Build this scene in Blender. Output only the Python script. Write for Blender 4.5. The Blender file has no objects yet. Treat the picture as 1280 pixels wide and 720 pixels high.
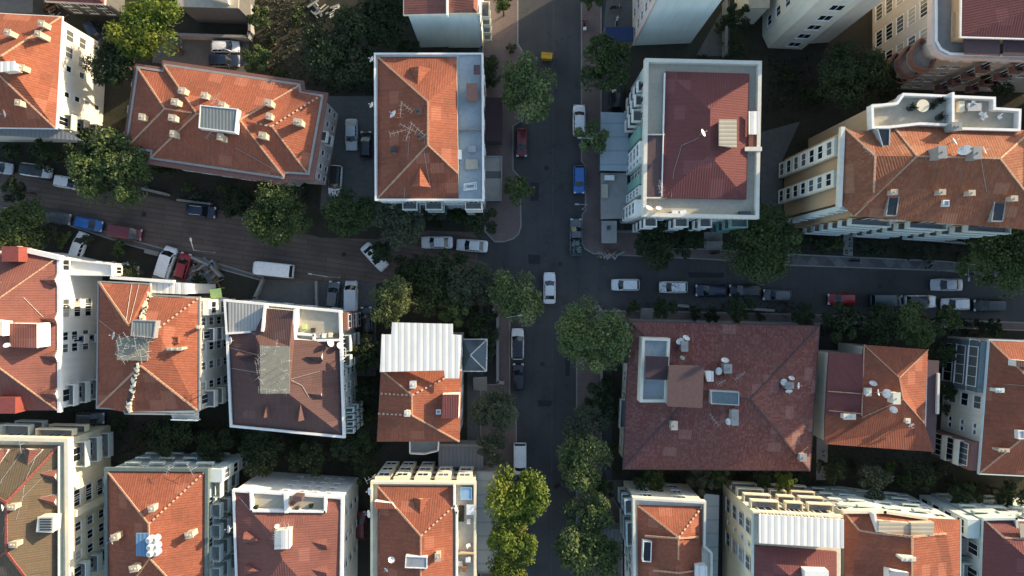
import bpy, math, random
import numpy as np
from mathutils import Vector, Matrix
R = math.radians
random.seed(7)
scene = bpy.context.scene
col = scene.collection

# ------------------------------------------------------------------ camera, sky, sun, exposure
CAMH = 100.0            # drone height in metres
MPP = 0.115             # metres per photo pixel on the ground
cam_d = bpy.data.cameras.new("camera")
cam = bpy.data.objects.new("camera", cam_d); col.objects.link(cam)
cam.location = (0, 0, CAMH)
cam_d.sensor_width = 36.0
cam_d.lens = 36.0 * CAMH / (1280 * MPP)
cam_d.clip_start = 1.0; cam_d.clip_end = 3000.0
scene.camera = cam

SUN_EL, SUN_AZ = 11.5, 31.0      # degrees; azimuth counter-clockwise from +X (image right)
world = bpy.data.worlds.new("World"); scene.world = world; world.use_nodes = True
wn = world.node_tree.nodes; wl = world.node_tree.links
bg = wn["Background"]
sky = wn.new("ShaderNodeTexSky"); sky.sky_type = 'NISHITA'; sky.sun_disc = False
sky.sun_elevation = R(SUN_EL); sky.sun_rotation = R(90 - SUN_AZ)
sky.air_density = 1.0; sky.dust_density = 1.0; sky.ozone_density = 1.0
wl.new(sky.outputs[0], bg.inputs[0]); bg.inputs[1].default_value = 0.15
sun_d = bpy.data.lights.new("sun", 'SUN'); sun = bpy.data.objects.new("sun", sun_d); col.objects.link(sun)
sun_d.energy = 3.9; sun_d.angle = R(0.55); sun_d.color = (1.0, 0.80, 0.54)
sv = Vector((math.cos(R(SUN_EL)) * math.cos(R(SUN_AZ)), math.cos(R(SUN_EL)) * math.sin(R(SUN_AZ)), math.sin(R(SUN_EL))))
sun.rotation_euler = sv.to_track_quat('Z', 'Y').to_euler(); sun.location = sv * 300
scene.render.engine = 'CYCLES'
vs = scene.view_settings
vs.view_transform = 'Standard'; vs.look = 'None'; vs.gamma = 1.0; vs.use_curve_mapping = False
vs.exposure = 1.4
scene.render.resolution_x = 1024; scene.render.resolution_y = 576
scene.cycles.max_bounces = 5; scene.cycles.diffuse_bounces = 3

# ------------------------------------------------------------------ helpers
def W(px, py, z=0.0):
    "photo pixel at height z -> point in the world"
    k = MPP * (CAMH - z) / CAMH
    return Vector(((px - 640) * k, (360 - py) * k, z))

def tag(o, label=None, cat=None, group=None, kind=None):
    if label: o['label'] = label
    if cat: o['category'] = cat
    if group: o['group'] = group
    if kind: o['kind'] = kind
    return o

def empty(name, loc, rz=0.0):
    o = bpy.data.objects.new(name, None); col.objects.link(o)
    o.location = loc; o.rotation_euler = (0, 0, rz); o.empty_display_size = 0.5
    return o

def origin(o):
    v = Vector((0, 0, 0))
    while o is not None:
        v += o.location; o = o.parent
    return v

class MB:
    "collects faces (world or local coordinates) and links them as one mesh object"
    def __init__(s): s.v = []; s.f = []; s.m = []; s.uv = []
    def face(s, pts, mi=0, uv=None):
        i = len(s.v); s.v += [tuple(p) for p in pts]; s.f.append(list(range(i, i + len(pts)))); s.m.append(mi)
        s.uv.append(uv)
    def box(s, c, size, rz=0.0, mi=0, rx=0.0, ry=0.0):
        M = Matrix.Translation(Vector(c)) @ Matrix.Rotation(rz, 4, 'Z') @ Matrix.Rotation(ry, 4, 'Y') @ Matrix.Rotation(rx, 4, 'X')
        x, y, z = [k / 2 for k in size]
        P = [M @ Vector(p) for p in [(-x,-y,-z),(x,-y,-z),(x,y,-z),(-x,y,-z),(-x,-y,z),(x,-y,z),(x,y,z),(-x,y,z)]]
        for q in [(3,2,1,0),(4,5,6,7),(0,1,5,4),(1,2,6,5),(2,3,7,6),(3,0,4,7)]:
            s.face([P[k] for k in q], mi)
    def bar(s, a, b, w, h=None, mi=0):
        a = Vector(a); b = Vector(b); h = h or w
        d = b - a
        if d.length < 1e-5: return
        q = d.to_track_quat('X', 'Z').to_matrix().to_4x4()
        M = Matrix.Translation((a + b) / 2) @ q
        x, y, z = d.length / 2, w / 2, h / 2
        P = [M @ Vector(p) for p in [(-x,-y,-z),(x,-y,-z),(x,y,-z),(-x,y,-z),(-x,-y,z),(x,-y,z),(x,y,z),(-x,y,z)]]
        for q in [(3,2,1,0),(4,5,6,7),(0,1,5,4),(1,2,6,5),(2,3,7,6),(3,0,4,7)]:
            s.face([P[k] for k in q], mi)
    def tube(s, a, b, r0, r1=None, n=8, mi=0, caps=True):
        a = Vector(a); b = Vector(b); r1 = r0 if r1 is None else r1
        q = (b - a).to_track_quat('Z', 'Y')
        A = [a + q @ Vector((r0 * math.cos(2*math.pi*k/n), r0 * math.sin(2*math.pi*k/n), 0)) for k in range(n)]
        B = [b + q @ Vector((r1 * math.cos(2*math.pi*k/n), r1 * math.sin(2*math.pi*k/n), 0)) for k in range(n)]
        for k in range(n):
            s.face([A[k], A[(k+1) % n], B[(k+1) % n], B[k]], mi)
        if caps:
            s.face(A[::-1], mi); s.face(B, mi)
    def lathe(s, c, prof, n=12, mi=0, M=None):
        M = M or Matrix.Identity(4); c = Vector(c)
        rings = [[c + (M @ Vector((r*math.cos(2*math.pi*k/n), r*math.sin(2*math.pi*k/n), z))) for k in range(n)] for r, z in prof]
        for i in range(len(rings)-1):
            for k in range(n):
                s.face([rings[i][k], rings[i][(k+1)%n], rings[i+1][(k+1)%n], rings[i+1][k]], mi)
    def prism(s, poly, z0, z1, mi=0, mtop=None, bottom=True):
        "poly: list of xy; solid between z0 and z1"
        poly = ccw(poly); n = len(poly)
        s.face([(p[0], p[1], z1) for p in poly], mi if mtop is None else mtop)
        if bottom: s.face([(p[0], p[1], z0) for p in poly][::-1], mi)
        for k in range(n):
            a, b = poly[k], poly[(k+1) % n]
            s.face([(a[0],a[1],z0),(b[0],b[1],z0),(b[0],b[1],z1),(a[0],a[1],z1)], mi)
    def ring(s, poly, w, z0, z1, mi=0):
        "a closed wall of thickness w following poly inwards"
        poly = ccw(poly); q = offset(poly, w); n = len(poly)
        for k in range(n):
            a, b, c, d = poly[k], poly[(k+1)%n], q[(k+1)%n], q[k]
            s.face([(a[0],a[1],z0),(b[0],b[1],z0),(b[0],b[1],z1),(a[0],a[1],z1)], mi)
            s.face([(c[0],c[1],z0),(d[0],d[1],z0),(d[0],d[1],z1),(c[0],c[1],z1)], mi)
            s.face([(a[0],a[1],z1),(b[0],b[1],z1),(c[0],c[1],z1),(d[0],d[1],z1)], mi)
            s.face([(d[0],d[1],z0),(c[0],c[1],z0),(b[0],b[1],z0),(a[0],a[1],z0)], mi)
    def mesh(s, name, mats, off=None, smooth=False, weld=False):
        off = off or Vector((0,0,0))
        me = bpy.data.meshes.new(name)
        me.from_pydata([(v[0]-off[0], v[1]-off[1], v[2]-off[2]) for v in s.v], [], s.f)
        for m in (mats if isinstance(mats, (list, tuple)) else [mats]): me.materials.append(m)
        for p, mi in zip(me.polygons, s.m): p.material_index = mi
        if any(u is not None for u in s.uv):
            ul = me.uv_layers.new(name='UVMap')
            for p, u in zip(me.polygons, s.uv):
                if u:
                    for li, t in zip(p.loop_indices, u): ul.data[li].uv = t
        if weld:
            import bmesh
            bm = bmesh.new(); bm.from_mesh(me)
            bmesh.ops.remove_doubles(bm, verts=bm.verts, dist=0.0005)
            bmesh.ops.recalc_face_normals(bm, faces=bm.faces)
            bm.to_mesh(me); bm.free()
        if smooth:
            for p in me.polygons: p.use_smooth = True
        me.update()
        return me
    def build(s, name, mats, parent=None, smooth=False, weld=False):
        off = origin(parent) if parent is not None else Vector((0,0,0))
        o = bpy.data.objects.new(name, s.mesh(name, mats, off, smooth, weld)); col.objects.link(o)
        o.parent = parent
        return o
    def thing(s, name, mats, loc, label, cat, group=None, smooth=False, rz=0.0, kind=None, weld=False):
        "a single-mesh thing built in local coordinates"
        o = bpy.data.objects.new(name, s.mesh(name, mats, None, smooth, weld)); col.objects.link(o)
        o.location = loc; o.rotation_euler = (0,0,rz)
        return tag(o, label, cat, group, kind)

def area(p): return 0.5 * sum(p[i][0]*p[(i+1)%len(p)][1] - p[(i+1)%len(p)][0]*p[i][1] for i in range(len(p)))
def ccw(p):
    p = [(q[0], q[1]) for q in p]
    return p if area(p) > 0 else p[::-1]
def offset(poly, d):
    "inward offset of a ccw polygon"
    poly = ccw(poly); n = len(poly); out = []
    for i in range(n):
        a, b, c = Vector(poly[i-1]), Vector(poly[i]), Vector(poly[(i+1)%n])
        e1 = (b-a).normalized(); e2 = (c-b).normalized()
        n1 = Vector((-e1.y, e1.x)); n2 = Vector((-e2.y, e2.x))
        m = n1 + n2
        if m.length < 1e-4: m = n1.copy()
        m.normalize(); k = d / max(0.35, m.dot(n1))
        out.append((b.x + m.x*k, b.y + m.y*k))
    return out
def PX(pts, z): return [W(p[0], p[1], z).to_2d() for p in pts]

# ------------------------------------------------------------------ materials
class NT:
    def __init__(s, name):
        s.m = bpy.data.materials.new(name); s.m.use_nodes = True
        s.n = s.m.node_tree.nodes; s.l = s.m.node_tree.links; s.b = s.n["Principled BSDF"]
    def add(s, t, **k):
        o = s.n.new(t)
        for a, b in k.items(): setattr(o, a, b)
        return o
    def set(s, node, i, v):
        if isinstance(v, bpy.types.NodeSocket): s.l.new(v, node.inputs[i])
        else: node.inputs[i].default_value = v
    def math(s, op, a, b=0.0, c=None, clamp=False):
        o = s.add("ShaderNodeMath", operation=op, use_clamp=clamp); s.set(o, 0, a); s.set(o, 1, b)
        if c is not None: s.set(o, 2, c)
        return o.outputs[0]
    def mix(s, f, a, b, mode='MIX'):
        o = s.add("ShaderNodeMix", data_type='RGBA', blend_type=mode)
        s.set(o, 0, f)
        for i, v in ((6, a), (7, b)):
            if not isinstance(v, bpy.types.NodeSocket) and len(v) == 3: v = (*v, 1)
            s.set(o, i, v)
        return o.outputs[2]
    def noise(s, vec, scale, detail=4, rough=0.55):
        o = s.add("ShaderNodeTexNoise"); o.inputs['Scale'].default_value = scale
        o.inputs['Detail'].default_value = detail; o.inputs['Roughness'].default_value = rough
        if vec is not None: s.l.new(vec, o.inputs['Vector'])
        return o.outputs[0]
    def scale(s, vec, v):
        o = s.add("ShaderNodeVectorMath", operation='MULTIPLY'); s.l.new(vec, o.inputs[0]); o.inputs[1].default_value = v
        return o.outputs[0]
    def ramp(s, f, lo, hi):
        o = s.add("ShaderNodeMapRange"); s.set(o, 0, f); s.set(o, 1, lo); s.set(o, 2, hi); return o.outputs[0]
    def pos(s): return s.add("ShaderNodeNewGeometry").outputs['Position']
    def bump(s, h, strength, dist):
        o = s.add("ShaderNodeBump"); o.inputs['Strength'].default_value = strength; o.inputs['Distance'].default_value = dist
        s.l.new(h, o.inputs['Height']); s.l.new(o.outputs[0], s.b.inputs['Normal'])
    def done(s, c, rough=0.9, spec=0.3, metal=0.0):
        s.set(s.b, 'Base Color', c if isinstance(c, bpy.types.NodeSocket) else (*c, 1))
        s.set(s.b, 'Roughness', rough); s.b.inputs['Specular IOR Level'].default_value = spec; s.b.inputs['Metallic'].default_value = metal
        return s.m

def m_tile(name, c, c2, mottle=0.5, rib=0.62, old=(0.10,0.075,0.05), age=0.35):
    c, c2, old = [(k[0]*.51, k[1]*.475, k[2]*.58) for k in (c, c2, old)]
    t = NT(name); uv = t.add("ShaderNodeUVMap").outputs[0]
    sc = t.scale(uv, (1/0.24, 1/0.33, 1)); fl = t.add("ShaderNodeVectorMath", operation='FLOOR'); t.l.new(sc, fl.inputs[0])
    wn_ = t.add("ShaderNodeTexWhiteNoise", noise_dimensions='2D'); t.l.new(fl.outputs[0], wn_.inputs['Vector'])
    r1 = t.math('POWER', wn_.outputs[0], 1.8)
    a = t.mix(t.math('MULTIPLY', r1, mottle), c, c2)
    big = t.ramp(t.noise(t.pos(), 0.22, 5, .6), .42, .70)
    a = t.mix(t.math('MULTIPLY', big, age), a, old)
    mid = t.ramp(t.noise(t.pos(), 1.6, 4, .6), .35, .75)
    a = t.mix(t.math('MULTIPLY', mid, 0.22), a, tuple(k*1.35 for k in c), 'MIX')
    stv = t.ramp(t.noise(t.scale(uv, (1.3, .13, 1)), 1.0, 5, .6), .52, .80)
    a = t.mix(t.math('MULTIPLY', stv, 0.38), a, tuple(k*.45 for k in c))
    cf = t.add("ShaderNodeVectorMath", operation='FLOOR'); t.l.new(t.scale(uv, (1/1.7, 1/1.3, 1)), cf.inputs[0])
    cw = t.add("ShaderNodeTexWhiteNoise", noise_dimensions='2D'); t.l.new(cf.outputs[0], cw.inputs['Vector'])
    a = t.mix(t.math('MULTIPLY', t.math('GREATER_THAN', cw.outputs[0], .93), .30), a, tuple(k*1.5 for k in c2))
    a = t.mix(t.math('MULTIPLY', t.math('LESS_THAN', cw.outputs[0], .05), .25), a, tuple(k*.5 for k in c))
    lich = t.math('GREATER_THAN', t.noise(t.pos(), 3.2, 6, .7), .66)
    a = t.mix(t.math('MULTIPLY', lich, 0.35), a, (.16,.13,.10))
    sep = t.add("ShaderNodeSeparateXYZ"); t.l.new(uv, sep.inputs[0])
    w = t.math('PINGPONG', sep.outputs[0], rib/2); w = t.math('DIVIDE', w, rib/2)
    dark = t.math('LESS_THAN', w, 0.16)
    a = t.mix(t.math('MULTIPLY', dark, 0.16), a, tuple(k*0.5 for k in c))
    h = t.math('SINE', t.math('MULTIPLY', sep.outputs[0], 2*math.pi/0.31))
    row = t.math('FRACT', t.math('DIVIDE', sep.outputs[1], 0.40))
    hh = t.math('ADD', h, t.math('MULTIPLY', row, 1.2))
    t.bump(hh, 0.28, 0.03)
    return t.done(a, 0.85, 0.25)

def m_plaster(name, c, stain=0.35, dark=None, scale=1.0):
    t = NT(name); p = t.pos()
    st = t.ramp(t.noise(t.scale(p, (1.6, 1.6, 0.16)), 1.0*scale, 5, .6), .45, .8)
    bl = t.ramp(t.noise(p, 0.35*scale, 4, .6), .4, .75)
    dark = dark or tuple(k*0.55 for k in c)
    a = t.mix(t.math('MULTIPLY', st, stain), c, dark)
    a = t.mix(t.math('MULTIPLY', bl, stain*0.6), a, dark)
    t.bump(t.noise(p, 9, 3), 0.25, 0.01)
    return t.done(a, 0.9, 0.2)

def m_plain(name, c, rough=0.6, spec=0.4, metal=0.0, var=0.2):
    t = NT(name)
    a = t.mix(t.ramp(t.noise(t.pos(), 2.5, 4), .35, .7), c, tuple(k*(1-var) for k in c))
    return t.done(a, rough, spec, metal)

def m_rib(name, c, period=0.75, axis=0, rough=0.5, metal=0.0, dirt=0.25, edge=0.45):
    "ribbed sheet metal; ribs run along the other world axis"
    t = NT(name); p = t.pos(); sep = t.add("ShaderNodeSeparateXYZ"); t.l.new(p, sep.inputs[0])
    w = t.math('DIVIDE', t.math('PINGPONG', sep.outputs[axis], period/2), period/2)
    line = t.math('LESS_THAN', w, 0.14)
    a = t.mix(t.math('MULTIPLY', line, edge), c, tuple(k*0.25 for k in c))
    a = t.mix(t.math('MULTIPLY', t.ramp(t.noise(t.scale(p, (1,.4,1)), 0.8, 5, .6), .4, .8), dirt), a, tuple(k*0.5 for k in c))
    t.bump(w, 0.6, 0.04)
    return t.done(a, rough, 0.4, metal)

def m_ground():
    t = NT("soil_and_grass"); p = t.pos()
    n1 = t.ramp(t.noise(p, 0.07, 6, .6), .38, .62); n2 = t.ramp(t.noise(p, 0.9, 6, .65), .35, .7); n3 = t.ramp(t.noise(p, 5, 4, .6), .3, .7)
    a = t.mix(n2, (.060,.050,.038), (.026,.036,.016))
    a = t.mix(t.math('MULTIPLY', n1, .7), a, (.065,.06,.055))
    a = t.mix(t.math('MULTIPLY', n3, .4), a, (.022,.022,.016))
    t.bump(n3, .5, .08); return t.done(a, .95, .1)
def m_asphalt():
    t = NT("asphalt"); p = t.pos()
    n1 = t.ramp(t.noise(p, .12, 5, .6), .35, .7); n2 = t.noise(p, 14, 4, .7); n3 = t.ramp(t.noise(t.scale(p, (1,.08,1)), .9, 4), .45, .7)
    a = t.mix(n1, (.050,.048,.049), (.088,.085,.083)); a = t.mix(t.math('MULTIPLY', n3, .35), a, (.034,.034,.038))
    a = t.mix(t.math('MULTIPLY', n2, .3), a, (.07,.075,.08))
    v = t.add("ShaderNodeTexVoronoi", feature='DISTANCE_TO_EDGE'); v.inputs['Scale'].default_value = .16
    dv = t.add("ShaderNodeVectorMath", operation='ADD'); t.l.new(p, dv.inputs[0])
    nn = t.add("ShaderNodeTexNoise"); nn.inputs['Scale'].default_value = .8; t.l.new(p, nn.inputs['Vector'])
    sc = t.scale(nn.outputs[1], (3,3,0)); t.l.new(sc, dv.inputs[1]); t.l.new(dv.outputs[0], v.inputs['Vector'])
    a = t.mix(t.math('MULTIPLY', t.math('LESS_THAN', v.outputs['Distance'], .009), .3), a, (.018,.018,.02))
    t.bump(n2, .3, .01); return t.done(a, .85, .3)
def m_paving(name, c, c2, size=(0.9,0.35), ang=0.0, lines=0.5):
    t = NT(name); p = t.pos()
    r = t.add("ShaderNodeVectorRotate", rotation_type='Z_AXIS'); t.l.new(p, r.inputs['Vector']); r.inputs['Angle'].default_value = ang
    b = t.add("ShaderNodeTexBrick"); t.l.new(r.outputs[0], b.inputs['Vector'])
    b.inputs['Color1'].default_value = (*c,1); b.inputs['Color2'].default_value = (*c2,1); b.inputs['Mortar'].default_value = (*[k*lines for k in c],1)
    b.inputs['Scale'].default_value = 1; b.inputs['Brick Width'].default_value = size[0]; b.inputs['Row Height'].default_value = size[1]
    b.inputs['Mortar Size'].default_value = .04
    n = t.ramp(t.noise(p, .3, 6, .6), .35, .75)
    a = t.mix(t.math('MULTIPLY', n, .6), b.outputs[0], tuple(k*.5 for k in c))
    t.bump(b.outputs[1], -.3, .01); return t.done(a, .9, .2)
def m_leaf(name, c1, c2, c3):
    t = NT(name); uv = t.add("ShaderNodeUVMap").outputs[0]; sep = t.add("ShaderNodeSeparateXYZ"); t.l.new(uv, sep.inputs[0])
    a = t.mix(sep.outputs[0], c1, c2)
    a = t.mix(t.math('MULTIPLY', t.math('GREATER_THAN', sep.outputs[1], .62), .55), a, c3)
    oi = t.add("ShaderNodeObjectInfo")
    hs = t.add("ShaderNodeHueSaturation"); t.l.new(a, hs.inputs['Color'])
    t.l.new(t.ramp(oi.outputs['Random'], 0, 1), hs.inputs['Value'])
    mr = hs.inputs['Value'].links[0].from_node; mr.inputs[3].default_value = .8; mr.inputs[4].default_value = 1.2
    t.done(hs.outputs[0], .62, .25)
    tr = t.add("ShaderNodeBsdfTranslucent"); t.l.new(hs.outputs[0], tr.inputs[0])
    mx = t.add("ShaderNodeMixShader"); mx.inputs[0].default_value = .28
    out = t.n["Material Output"]; t.l.new(t.b.outputs[0], mx.inputs[1]); t.l.new(tr.outputs[0], mx.inputs[2]); t.l.new(mx.outputs[0], out.inputs[0])
    return t.m
def m_paint(name, c, rough=.28, metal=0.0):
    t = NT(name); a = t.mix(t.ramp(t.noise(t.pos(), 3, 4), .4, .8), c, tuple(k*.82 for k in c))
    t.done(a, rough, .5, metal); t.b.inputs['Coat Weight'].default_value = .5; t.b.inputs['Coat Roughness'].default_value = .12
    return t.m
def m_glass(name, c=(.012,.016,.02), rough=.08):
    t = NT(name); return t.done(c, rough, .6)
def m_emptytile(name): pass

M = dict(
 orange=m_tile("orange_clay_tiles", (.50,.165,.075), (.62,.27,.14), .5),
 orange2=m_tile("ochre_clay_tiles", (.49,.175,.075), (.62,.33,.16), .6, .62, (.30,.17,.07), .4),
 red=m_tile("red_clay_tiles", (.40,.165,.105), (.47,.22,.15), .35),
 maroon=m_tile("maroon_tiles", (.30,.11,.085), (.36,.15,.12), .25, .5, (.2,.06,.05), .2),
 brown=m_tile("brown_tiles", (.21,.125,.092), (.25,.15,.115), .2, .9, (.16,.09,.06), .25),
 olive=m_tile("faded_brown_tiles", (.225,.185,.095), (.28,.225,.13), .4, .55, (.30,.17,.10), .3),
 weathered=m_tile("weathered_red_tiles", (.28,.10,.073), (.44,.28,.20), .6, .5, (.22,.15,.10), .5),
 mortar=m_plain("pale_ridge_mortar", (.50,.31,.20), .9),
 mortarw=m_plain("white_ridge_mortar", (.52,.36,.26), .9),
 white=m_plaster("white_plaster", (.78,.77,.73), .3),
 cream=m_plaster("cream_plaster", (.76,.68,.50), .35),
 ivory=m_plaster("ivory_plaster", (.66,.63,.54), .35),
 grey=m_plaster("grey_plaster", (.30,.30,.29), .4),
 pink=m_plaster("pale_pink_plaster", (.60,.51,.48), .3),
 tan=m_plaster("tan_plaster", (.47,.33,.205), .3),
 mint=m_plaster("pale_mint_plaster", (.54,.61,.59), .3),
 paleblue=m_plaster("pale_blue_plaster", (.66,.74,.73), .3), greige=m_plaster("greige_plaster", (.47,.43,.39), .3),
 teal=m_plaster("teal_plaster", (.17,.33,.30), .25),
 brick=m_plaster("brick_red_plaster", (.21,.105,.085), .3),
 darkwall=m_plaster("dark_grey_plaster", (.12,.12,.12), .4),
 concrete=m_plaster("concrete", (.30,.29,.27), .5),
 screed=m_plaster("grey_green_screed", (.26,.25,.20), .6, None, 2),
 bluefloor=m_plaster("blue_grey_waterproofing", (.36,.40,.42), .45, None, 1.5),
 beigefloor=m_plaster("beige_terrace_floor", (.43,.39,.31), .45, None, 1.5),
 whitemetal=m_plain("white_painted_metal", (.78,.78,.76), .4),
 greymetal=m_plain("grey_metal", (.35,.36,.37), .45, .5, .3),
 darkmetal=m_plain("dark_metal", (.05,.05,.055), .5),
 whitesheet=m_rib("white_ribbed_sheet", (.74,.73,.69), .8, 0, .5, 0, .35),
 greysheet=m_rib("grey_ribbed_sheet", (.20,.21,.22), .55, 0, .6, .1),
 tansheet=m_rib("tan_ribbed_sheet", (.48,.42,.31), .5, 1, .6),
 wavesheet=m_rib("pale_corrugated_sheet", (.36,.36,.34), .42, 0, .6, 0, .4, .6),
 stripsheet=m_rib("blue_grey_ribbed_sheet", (.36,.42,.46), 1.9, 1, .5, .1, .25, .25),
 glassroof=m_rib("greenish_glazing", (.20,.22,.21), .42, 0, .2, 0, .3, .5),
 redsheet=m_plain("red_painted_sheet", (.24,.06,.048), .5),
 redpaint=m_plain("faded_red_flashing", (.30,.085,.065), .7),
 bluesheet=m_plain("blue_sheet", (.025,.05,.14), .5),
 bluetank=m_rib("sky_blue_roof_sheet", (.13,.24,.38), .5, 0),
 pool=m_plain("light_blue_plastic", (.26,.42,.58), .3),
 purple=m_plain("purple_brown_roofing", (.095,.06,.062), .85),
 purple2=m_plain("dark_plum_roofing", (.06,.035,.042), .85),
 glass=m_glass("window_glass"), glass2=m_glass("curtained_glass", (.10,.11,.11), .2), glass3=m_glass("closed_blinds", (.33,.31,.27), .6),
 blueglass=m_plain("blue_green_glazing", (.11,.15,.165), .15, .6),
 yellow=m_plain("yellow_plastic", (.65,.36,.02), .5),
 green=m_plain("light_green_awning", (.42,.60,.22), .7),
 stack=m_plaster('weathered_cream_render', (.50,.43,.33), .5), stackw=m_plaster('weathered_white_render', (.62,.60,.55), .5), balconyfloor=m_plaster('balcony_tiles', (.34,.35,.34), .4),
 gutter=m_plain("dull_green_grey_metal", (.12,.16,.15), .6),
 aerial=m_plain("dull_aluminium", (.42,.42,.40), .5, .5, .2),
 dry=m_plaster("dry_earth", (.070,.056,.038), .8, (.024,.032,.014), 3), drygrass=m_leaf("dry_grass", (.07,.075,.03), (.13,.11,.05), (.16,.13,.07)), patch=m_plain("asphalt_repair", (.030,.031,.034), .9), iron=m_plain("cast_iron", (.02,.02,.022), .6),
 wood=m_plain("wood", (.22,.11,.05), .8),
 bark=m_plain("bark", (.09,.07,.05), .95),
 rubber=m_plain("rubber", (.015,.015,.015), .9),
 soil=m_ground(), asphalt=m_asphalt(),
 blocks=m_paving("block_paving", (.125,.098,.085), (.155,.122,.106), (6,.7), R(8), .55),
 pavers=m_paving("brown_pavers", (.19,.142,.132), (.23,.175,.16), (.24,.24), 0, .8),
 check=m_paving("pale_checked_pavers", (.20,.20,.20), (.08,.08,.08), (1.3,1.3), R(45), .5),
 yard=m_plaster("yard_concrete", (.125,.122,.118), .6),
 kerb=m_plain("kerb_stone", (.27,.26,.25), .9),
 line=m_plain("worn_road_paint", (.10,.105,.11), .8, .3, 0, .5),
 leaf=m_leaf("foliage", (.040,.066,.020), (.075,.112,.034), (.13,.16,.055)),
 leafmid=m_leaf("street_tree_foliage", (.062,.094,.032), (.12,.17,.058), (.24,.27,.11)),
 leafpale=m_leaf("pale_foliage", (.055,.075,.026), (.095,.12,.042), (.14,.15,.06)),
 leafdark=m_leaf("dark_foliage", (.024,.038,.015), (.042,.062,.023), (.06,.078,.03)),  # darker copy of the foliage: shade of unlit trees put into the colour
 leafsunlit=m_leaf("sunlit_foliage", (.062,.100,.012), (.115,.155,.020), (.18,.185,.024)),  # sunlight on the treetops put into the yellow-green leaf colour
 leafgrey=m_leaf("grey_green_foliage", (.045,.060,.034), (.070,.085,.05), (.10,.11,.07)),
)
# ------------------------------------------------------------------ buildings
class Building: pass

def building(name, label, pts, z, wall, cat="building", group=None, overhang=0.09, z0=-0.3, ground=False, wallname='wall'):
    "pts: outline in photo pixels at height z (or at the ground); walls run down to the ground"
    b = Building(); b.z = z; b.tris = []; b.roof = None; b.pts = pts; b.wallz = z
    poly = ccw(PX(pts, 0 if ground else z)); b.poly = poly
    cx = sum(p[0] for p in poly)/len(poly); cy = sum(p[1] for p in poly)/len(poly)
    b.root = tag(empty(name, (cx, cy, 0)), label, cat, group)
    wp = offset(poly, overhang) if overhang else poly
    b.wp = wp
    mb = MB(); mb.prism(wp, z0, z, 0, 0, bottom=False); b.wall = mb.build(wallname, M[wall], b.root)
    b.tris.append(([Vector((p[0],p[1],z)) for p in wp],))
    return b

def face_uv(P):
    P = [Vector(p) for p in P]; n = Vector((0,0,0))
    for i in range(len(P)):
        a, c = P[i], P[(i+1) % len(P)]
        n += Vector(((a.y-c.y)*(a.z+c.z), (a.z-c.z)*(a.x+c.x), (a.x-c.x)*(a.y+c.y)))
    n.normalize()
    if n.z < 0: n = -n
    u = Vector((0,0,1)).cross(n)
    if u.length < .03: u = Vector((1,0,0))
    u.normalize(); v = n.cross(u)
    return [(p.dot(u)+200.0, p.dot(v)+200.0) for p in P]

def roof(b, V, F, mat='orange', drop=None, side='white', name='roof', parent=None):
    "V: {key:(px,py,z)}, F: list of key strings separated by spaces"
    P = {k: W(*v) for k, v in V.items()}
    zmin = min(v[2] for v in V.values()); drop = zmin - 0.22 if drop is None else drop
    mb = MB(); edges = {}
    for f in F:
        ks = f.split(); pts = [P[k] for k in ks]
        if area([(p.x,p.y) for p in pts]) < 0: ks = ks[::-1]; pts = pts[::-1]
        mb.face(pts, 0, face_uv(pts)); b.tris.append((pts,))
        for i in range(len(ks)):
            e = (ks[i], ks[(i+1) % len(ks)])
            edges[e] = edges.get(e, 0) + 1
    bnd = [e for e in edges if (e[1], e[0]) not in edges]
    for a, c in bnd:
        A, C = P[a], P[c]
        hi = max(A.z, C.z) - drop
        q = [(C.x,C.y,C.z),(A.x,A.y,A.z),(A.x,A.y,drop),(C.x,C.y,drop)]
        mb.face(q[::-1], 1 if hi > .6 else 0, face_uv(q[::-1]) if hi <= .6 else [(0,0)]*4)
    o = mb.build(name, [M[mat], M[side]], parent or b.root)
    b.roof = b.roof or o; b.RP = P
    return o

def hip(b, quad, z, r1, r2, zr, mat='orange', ridge='mortar', dotted=(), **k):
    "four corners NW NE SE SW; ridge end r1 (north), r2 (south)"
    V = dict(a=(*quad[0], z), b=(*quad[1], z), c=(*quad[2], z), d=(*quad[3], z), r=(*r1, zr), s=(*r2, zr))
    o = roof(b, V, ["a b r", "b c s r", "c d s", "d a r s"], mat, **k)
    ridges(b, [[V['a'],V['r']],[V['b'],V['r']],[V['c'],V['s']],[V['d'],V['s']],[V['r'],V['s']]], ridge, parent=o)
    return o

def ridges(b, lines, mat='mortar', w=.2, parent=None, name='ridge_tiles'):
    mb = MB()
    for L in lines:
        pts = [W(*p) for p in L]
        for a, c in zip(pts, pts[1:]):
            n = max(1, int((c-a).length/(0.45 if mat != 'mortarw' else .3))); w = w if mat != 'mortarw' else .22
            for i in range(n):
                if mat == 'mortarw' and i % 2: continue
                p = a.lerp(c, i/n); q = a.lerp(c, (i+.93)/n)
                mb.bar(p+Vector((0,0,.03)), q+Vector((0,0,.03)), w*random.uniform(.8,1.1), .14)
    return mb.build(name, M[mat], parent or b.roof)

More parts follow.
